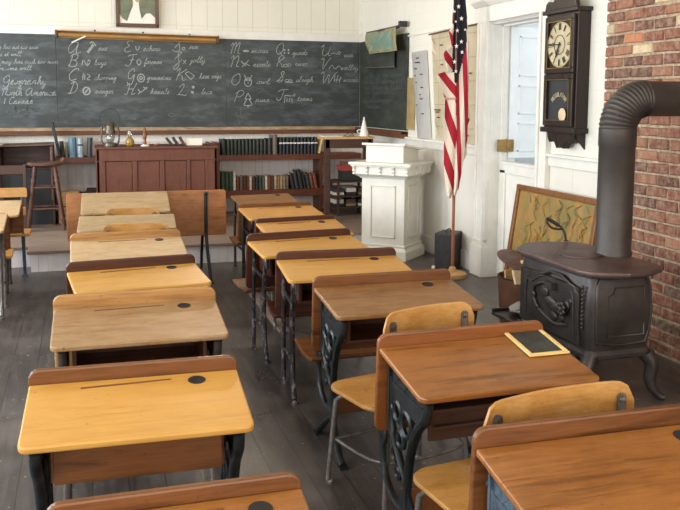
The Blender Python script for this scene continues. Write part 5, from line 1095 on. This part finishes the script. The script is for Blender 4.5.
# ------------------------------------------------------------------ plywood chairs with tube legs
def ply_chair(label, loc, rz, zt=.77, w=.36, sz=.43, legs='tube'):
    """loc: floor point below the backrest; the seat runs forward (+y)"""
    th = thing('school_chair', label, 'chair', (loc[0], loc[1], 0), rz, 'plywood chairs with tube legs')
    bm = bmesh.new(); n_ = 14; g = []; h = .19
    out = rrect(-w/2, zt-h, w/2, zt, .06, 'abcd', 6)
    fr_ = []; bk_ = []
    def cy_(x): return .035*(1-(x/(w/2))**2)
    # rows across the width so that the board can curve
    xs_ = [-w/2+w*k/24 for k in range(25)]
    for x in xs_:
        e = max(0, abs(x)-(w/2-.06)); dz = .06-math.sqrt(max(0, .06**2-e**2)) if e > 0 else 0; dip = -.006*(1-(x/(w/2))**2)*0
        z0, z1 = zt-h+dz, zt-dz+dip; y = cy_(x)
        fr_.append([bm.verts.new((x, y, z)) for z in (z0, (z0+z1)/2, z1)]); bk_.append([bm.verts.new((x, y+.012, z)) for z in (z0, (z0+z1)/2, z1)])
    for k in range(24):
        for j in range(2): bm.faces.new((fr_[k][j], fr_[k+1][j], fr_[k+1][j+1], fr_[k][j+1])); bm.faces.new((bk_[k][j+1], bk_[k+1][j+1], bk_[k+1][j], bk_[k][j]))
        bm.faces.new((fr_[k][2], fr_[k+1][2], bk_[k+1][2], bk_[k][2])); bm.faces.new((bk_[k][0], bk_[k+1][0], fr_[k+1][0], fr_[k][0]))
    for k in (0, 24): 
        for j in range(2): bm.faces.new((fr_[k][j], fr_[k][j+1], bk_[k][j+1], bk_[k][j]))
    x = MB(); x.bm.free(); x.bm = bm; br = x.build('backrest', 'seatwood', th, bevel=.003, smooth=40)
    for s_ in (-1, 1):
        sx_ = s_*(w/2-.045); yy = cy_(sx_)-.002
        q = MB(); q.prism(rrect(sx_-.016, zt-.11, sx_+.016, zt-.035, .015, 'abcd'), 1, yy-.005, yy); q.build('bolt_plate', 'tube', br)
        MB().lathe([(.010, 0), (.009, .005), (.001, .006)], seg=12, mt=Matrix.Translation((sx_, yy-.005, zt-.055)) @ Matrix.Rotation(R(90), 4, 'X')).build('bolt', 'bolt', br)
    # seat: shallow dished board
    bm = MB(); bm.prism(rrect(-w/2-.025, .03, w/2+.025, .42, .09, 'cdab', 7), 2, sz-.016, sz); bm.build('seat', 'seatwood', th, bevel=.006, segs=3)
    for s_ in (-1, 1):
        MB().tube(catmull([(s_*(w/2-.045), .01, zt-.09), (s_*(w/2-.045), .0, zt-.2), (s_*(w/2-.05), .03, sz+.03), (s_*(w/2-.05), .04, sz-.03)], 5)+[Vector((s_*(w/2+.0), -.01, .015))], .011, 10).build('rear_leg', legs, th, smooth=50)
        MB().tube([(s_*(w/2-.06), .22, sz-.025), (s_*(w/2-.03), .33, sz-.03), (s_*(w/2-.0), .355, sz-.06), (s_*(w/2+.02), .385, .015)], .011, 10).build('front_leg', legs, th, smooth=50)
    for s_ in (-1, 1):
        for y in (-.01, .385): MB().lathe([(.014, 0), (.014, .012), (.008, .02)], (s_*(w/2+.01), y, 0), 10).build('foot_glide', legs, th, smooth=40)
    MB().tube(catmull([(-w/2+.0, .36, .20), (-w/2+.0, .1, .21), (-w/2+.06, -.0, .22), (0, -.02, .22), (w/2-.06, -.0, .22), (w/2, .1, .21), (w/2, .36, .20)], 5), .007, 8).build('ring_brace', legs, th, smooth=50)
    MB().tube([(-w/2+.01, .36, .20), (w/2-.01, .36, .20)], .007, 8).build('cross_brace', legs, th, smooth=50)
    return th
a, b = on(1, 2.97, 385, 318), on(1, 2.97, 479, 309); ply_chair('plywood chair between the slate desk and the brown desk beyond it', ((a.x+b.x)/2-.015, 2.95), R(14), on(1, 2.97, 430, 306.5).z, (b.x-a.x)*1.1)
a, b = on(1, 2.07, 482, 402), on(1, 2.07, 632, 390); ply_chair('plywood chair between the lower right desk and the slate desk', ((a.x+b.x)/2-.01, 2.03), R(7), on(1, 2.07, 555, 388).z, (b.x-a.x)*1.07)
a, b = on(1, 6.0, 98, 226), on(1, 6.0, 172, 225); ply_chair('plywood chair behind the nearer weathered grey desk', ((a.x+b.x)/2, 5.95), 0, on(1, 6., 135, 223).z, (b.x-a.x)*.92)
a, b = on(1, 6.80, 103, 211), on(1, 6.80, 161, 210); ply_chair('plywood chair between the two weathered grey desks', ((a.x+b.x)/2, 6.76), 0, on(1, 6.8, 135, 207.5).z, (b.x-a.x)*.95)

# chair-desk at the far left, bench in front of the platform
fl = thing('school_bench', 'pale wood and blue-grey iron bench at the left edge before the platform', 'bench', (-.9, 7.95, 0))
a = on(1, 7.95, 27, 187.5); zt3 = a.z; xr = a.x+.9
MB().prism(rrect(xr-.62, zt3-.085, xr, zt3, .02, 'cd'), 1, -.01, .012).build('backrest', 'seatwood', fl, bevel=.005)
MB().box((xr-.62, -.01, zt3-.25), (xr-.015, .01, zt3-.175)).build('back_slat', 'seatwood', fl, bevel=.005)
MB().prism(rrect(xr-.62, .0, xr+.01, .32, .03, 'cd'), 2, .385, .41).build('seat', 'seatwood', fl, bevel=.006)
for x_ in (xr-.05, xr-.57):
    q = MB(); q.bar((x_, .02, zt3-.02), (x_, .02, .38), .03, .02); q.bar((x_, .02, .40), (x_, .12, .02), .03, .028); q.bar((x_, .02, .375), (x_, .30, .375), .02, .03); q.prism([(.3, .375), (.02, .375), (.07, .24)], 0, x_-.006, x_+.006); q.box((x_-.025, .08, 0), (x_+.025, .16, .015)); q.build('leg', 'ironblue', fl, bevel=.003)
BY = 7.58; a, b = on(1, BY, 66, 193), on(1, BY, 226, 190.5); W = b.x-a.x
bn = thing('recitation_bench', 'long brown bench with black iron legs in front of the platform, seen from behind', 'bench', (a.x, BY, 0)); zt4 = (a.z+b.z)/2; zb4 = on(1, BY, 225, 234.5).z
MB().prism(rrect(0, zb4, W, zt4, .025, 'bcd'), 1, 0, .02).build('backrest', 'benchwood', bn, bevel=.005)
MB().prism(rrect(0, .03, W, .36, .03, 'cd'), 2, .39, .412).build('seat', 'benchwood', bn, bevel=.005)
xl = on(1, BY, 205.5, 200).x-a.x
for x_ in (xl, W-xl):
    q = MB(); q.tube(catmull([(x_, -.012, zt4-.03), (x_, -.016, zb4+.1), (x_, -.02, zb4), (x_, -.10, .25), (x_+.0, -.22, .10), (x_+.0, -.27, .012)], 5), .0155, 8); q.tube(catmull([(x_, -.03, .38), (x_, .2, .37), (x_, .3, .2), (x_, .34, .012)], 5), .014, 8); q.ball((x_, -.015, zt4-.03), .02); q.box((x_-.02, -.31, 0), (x_+.02, -.24, .012)); q.build('leg', 'iron', bn, smooth=50)

# wooden floor runners under the front right desks
for pts, lab in ((((243, 287), (285, 331)), 'long worn wooden floor runner under the fourth desk of the right row'),):
    a, b = on(2, .02, *pts[0]), on(2, .02, *pts[1]); q = MB().bar(a+Vector((.05, .3, -.008)), b+Vector((.0, 0, -.008)), .075, .022)
    tag(q.build('floor_runner', 'platform', None, bevel=.003), lab, 'runner')

# ------------------------------------------------------------------ world, exposure
wd = bpy.data.worlds.new('sky'); scene.world = wd; wd.use_nodes = True; nt = wd.node_tree; bg = nt.nodes['Background']
bg.inputs[0].default_value = (.84, .92, 1, 1); bg.inputs[1].default_value = 1.5
scene.view_settings.view_transform = 'Standard'; scene.view_settings.look = 'None'; scene.view_settings.gamma = 1; scene.view_settings.use_curve_mapping = False
scene.view_settings.exposure = 0.3
scene.cycles.use_denoising = True; scene.cycles.max_bounces = 8; scene.cycles.diffuse_bounces = 4
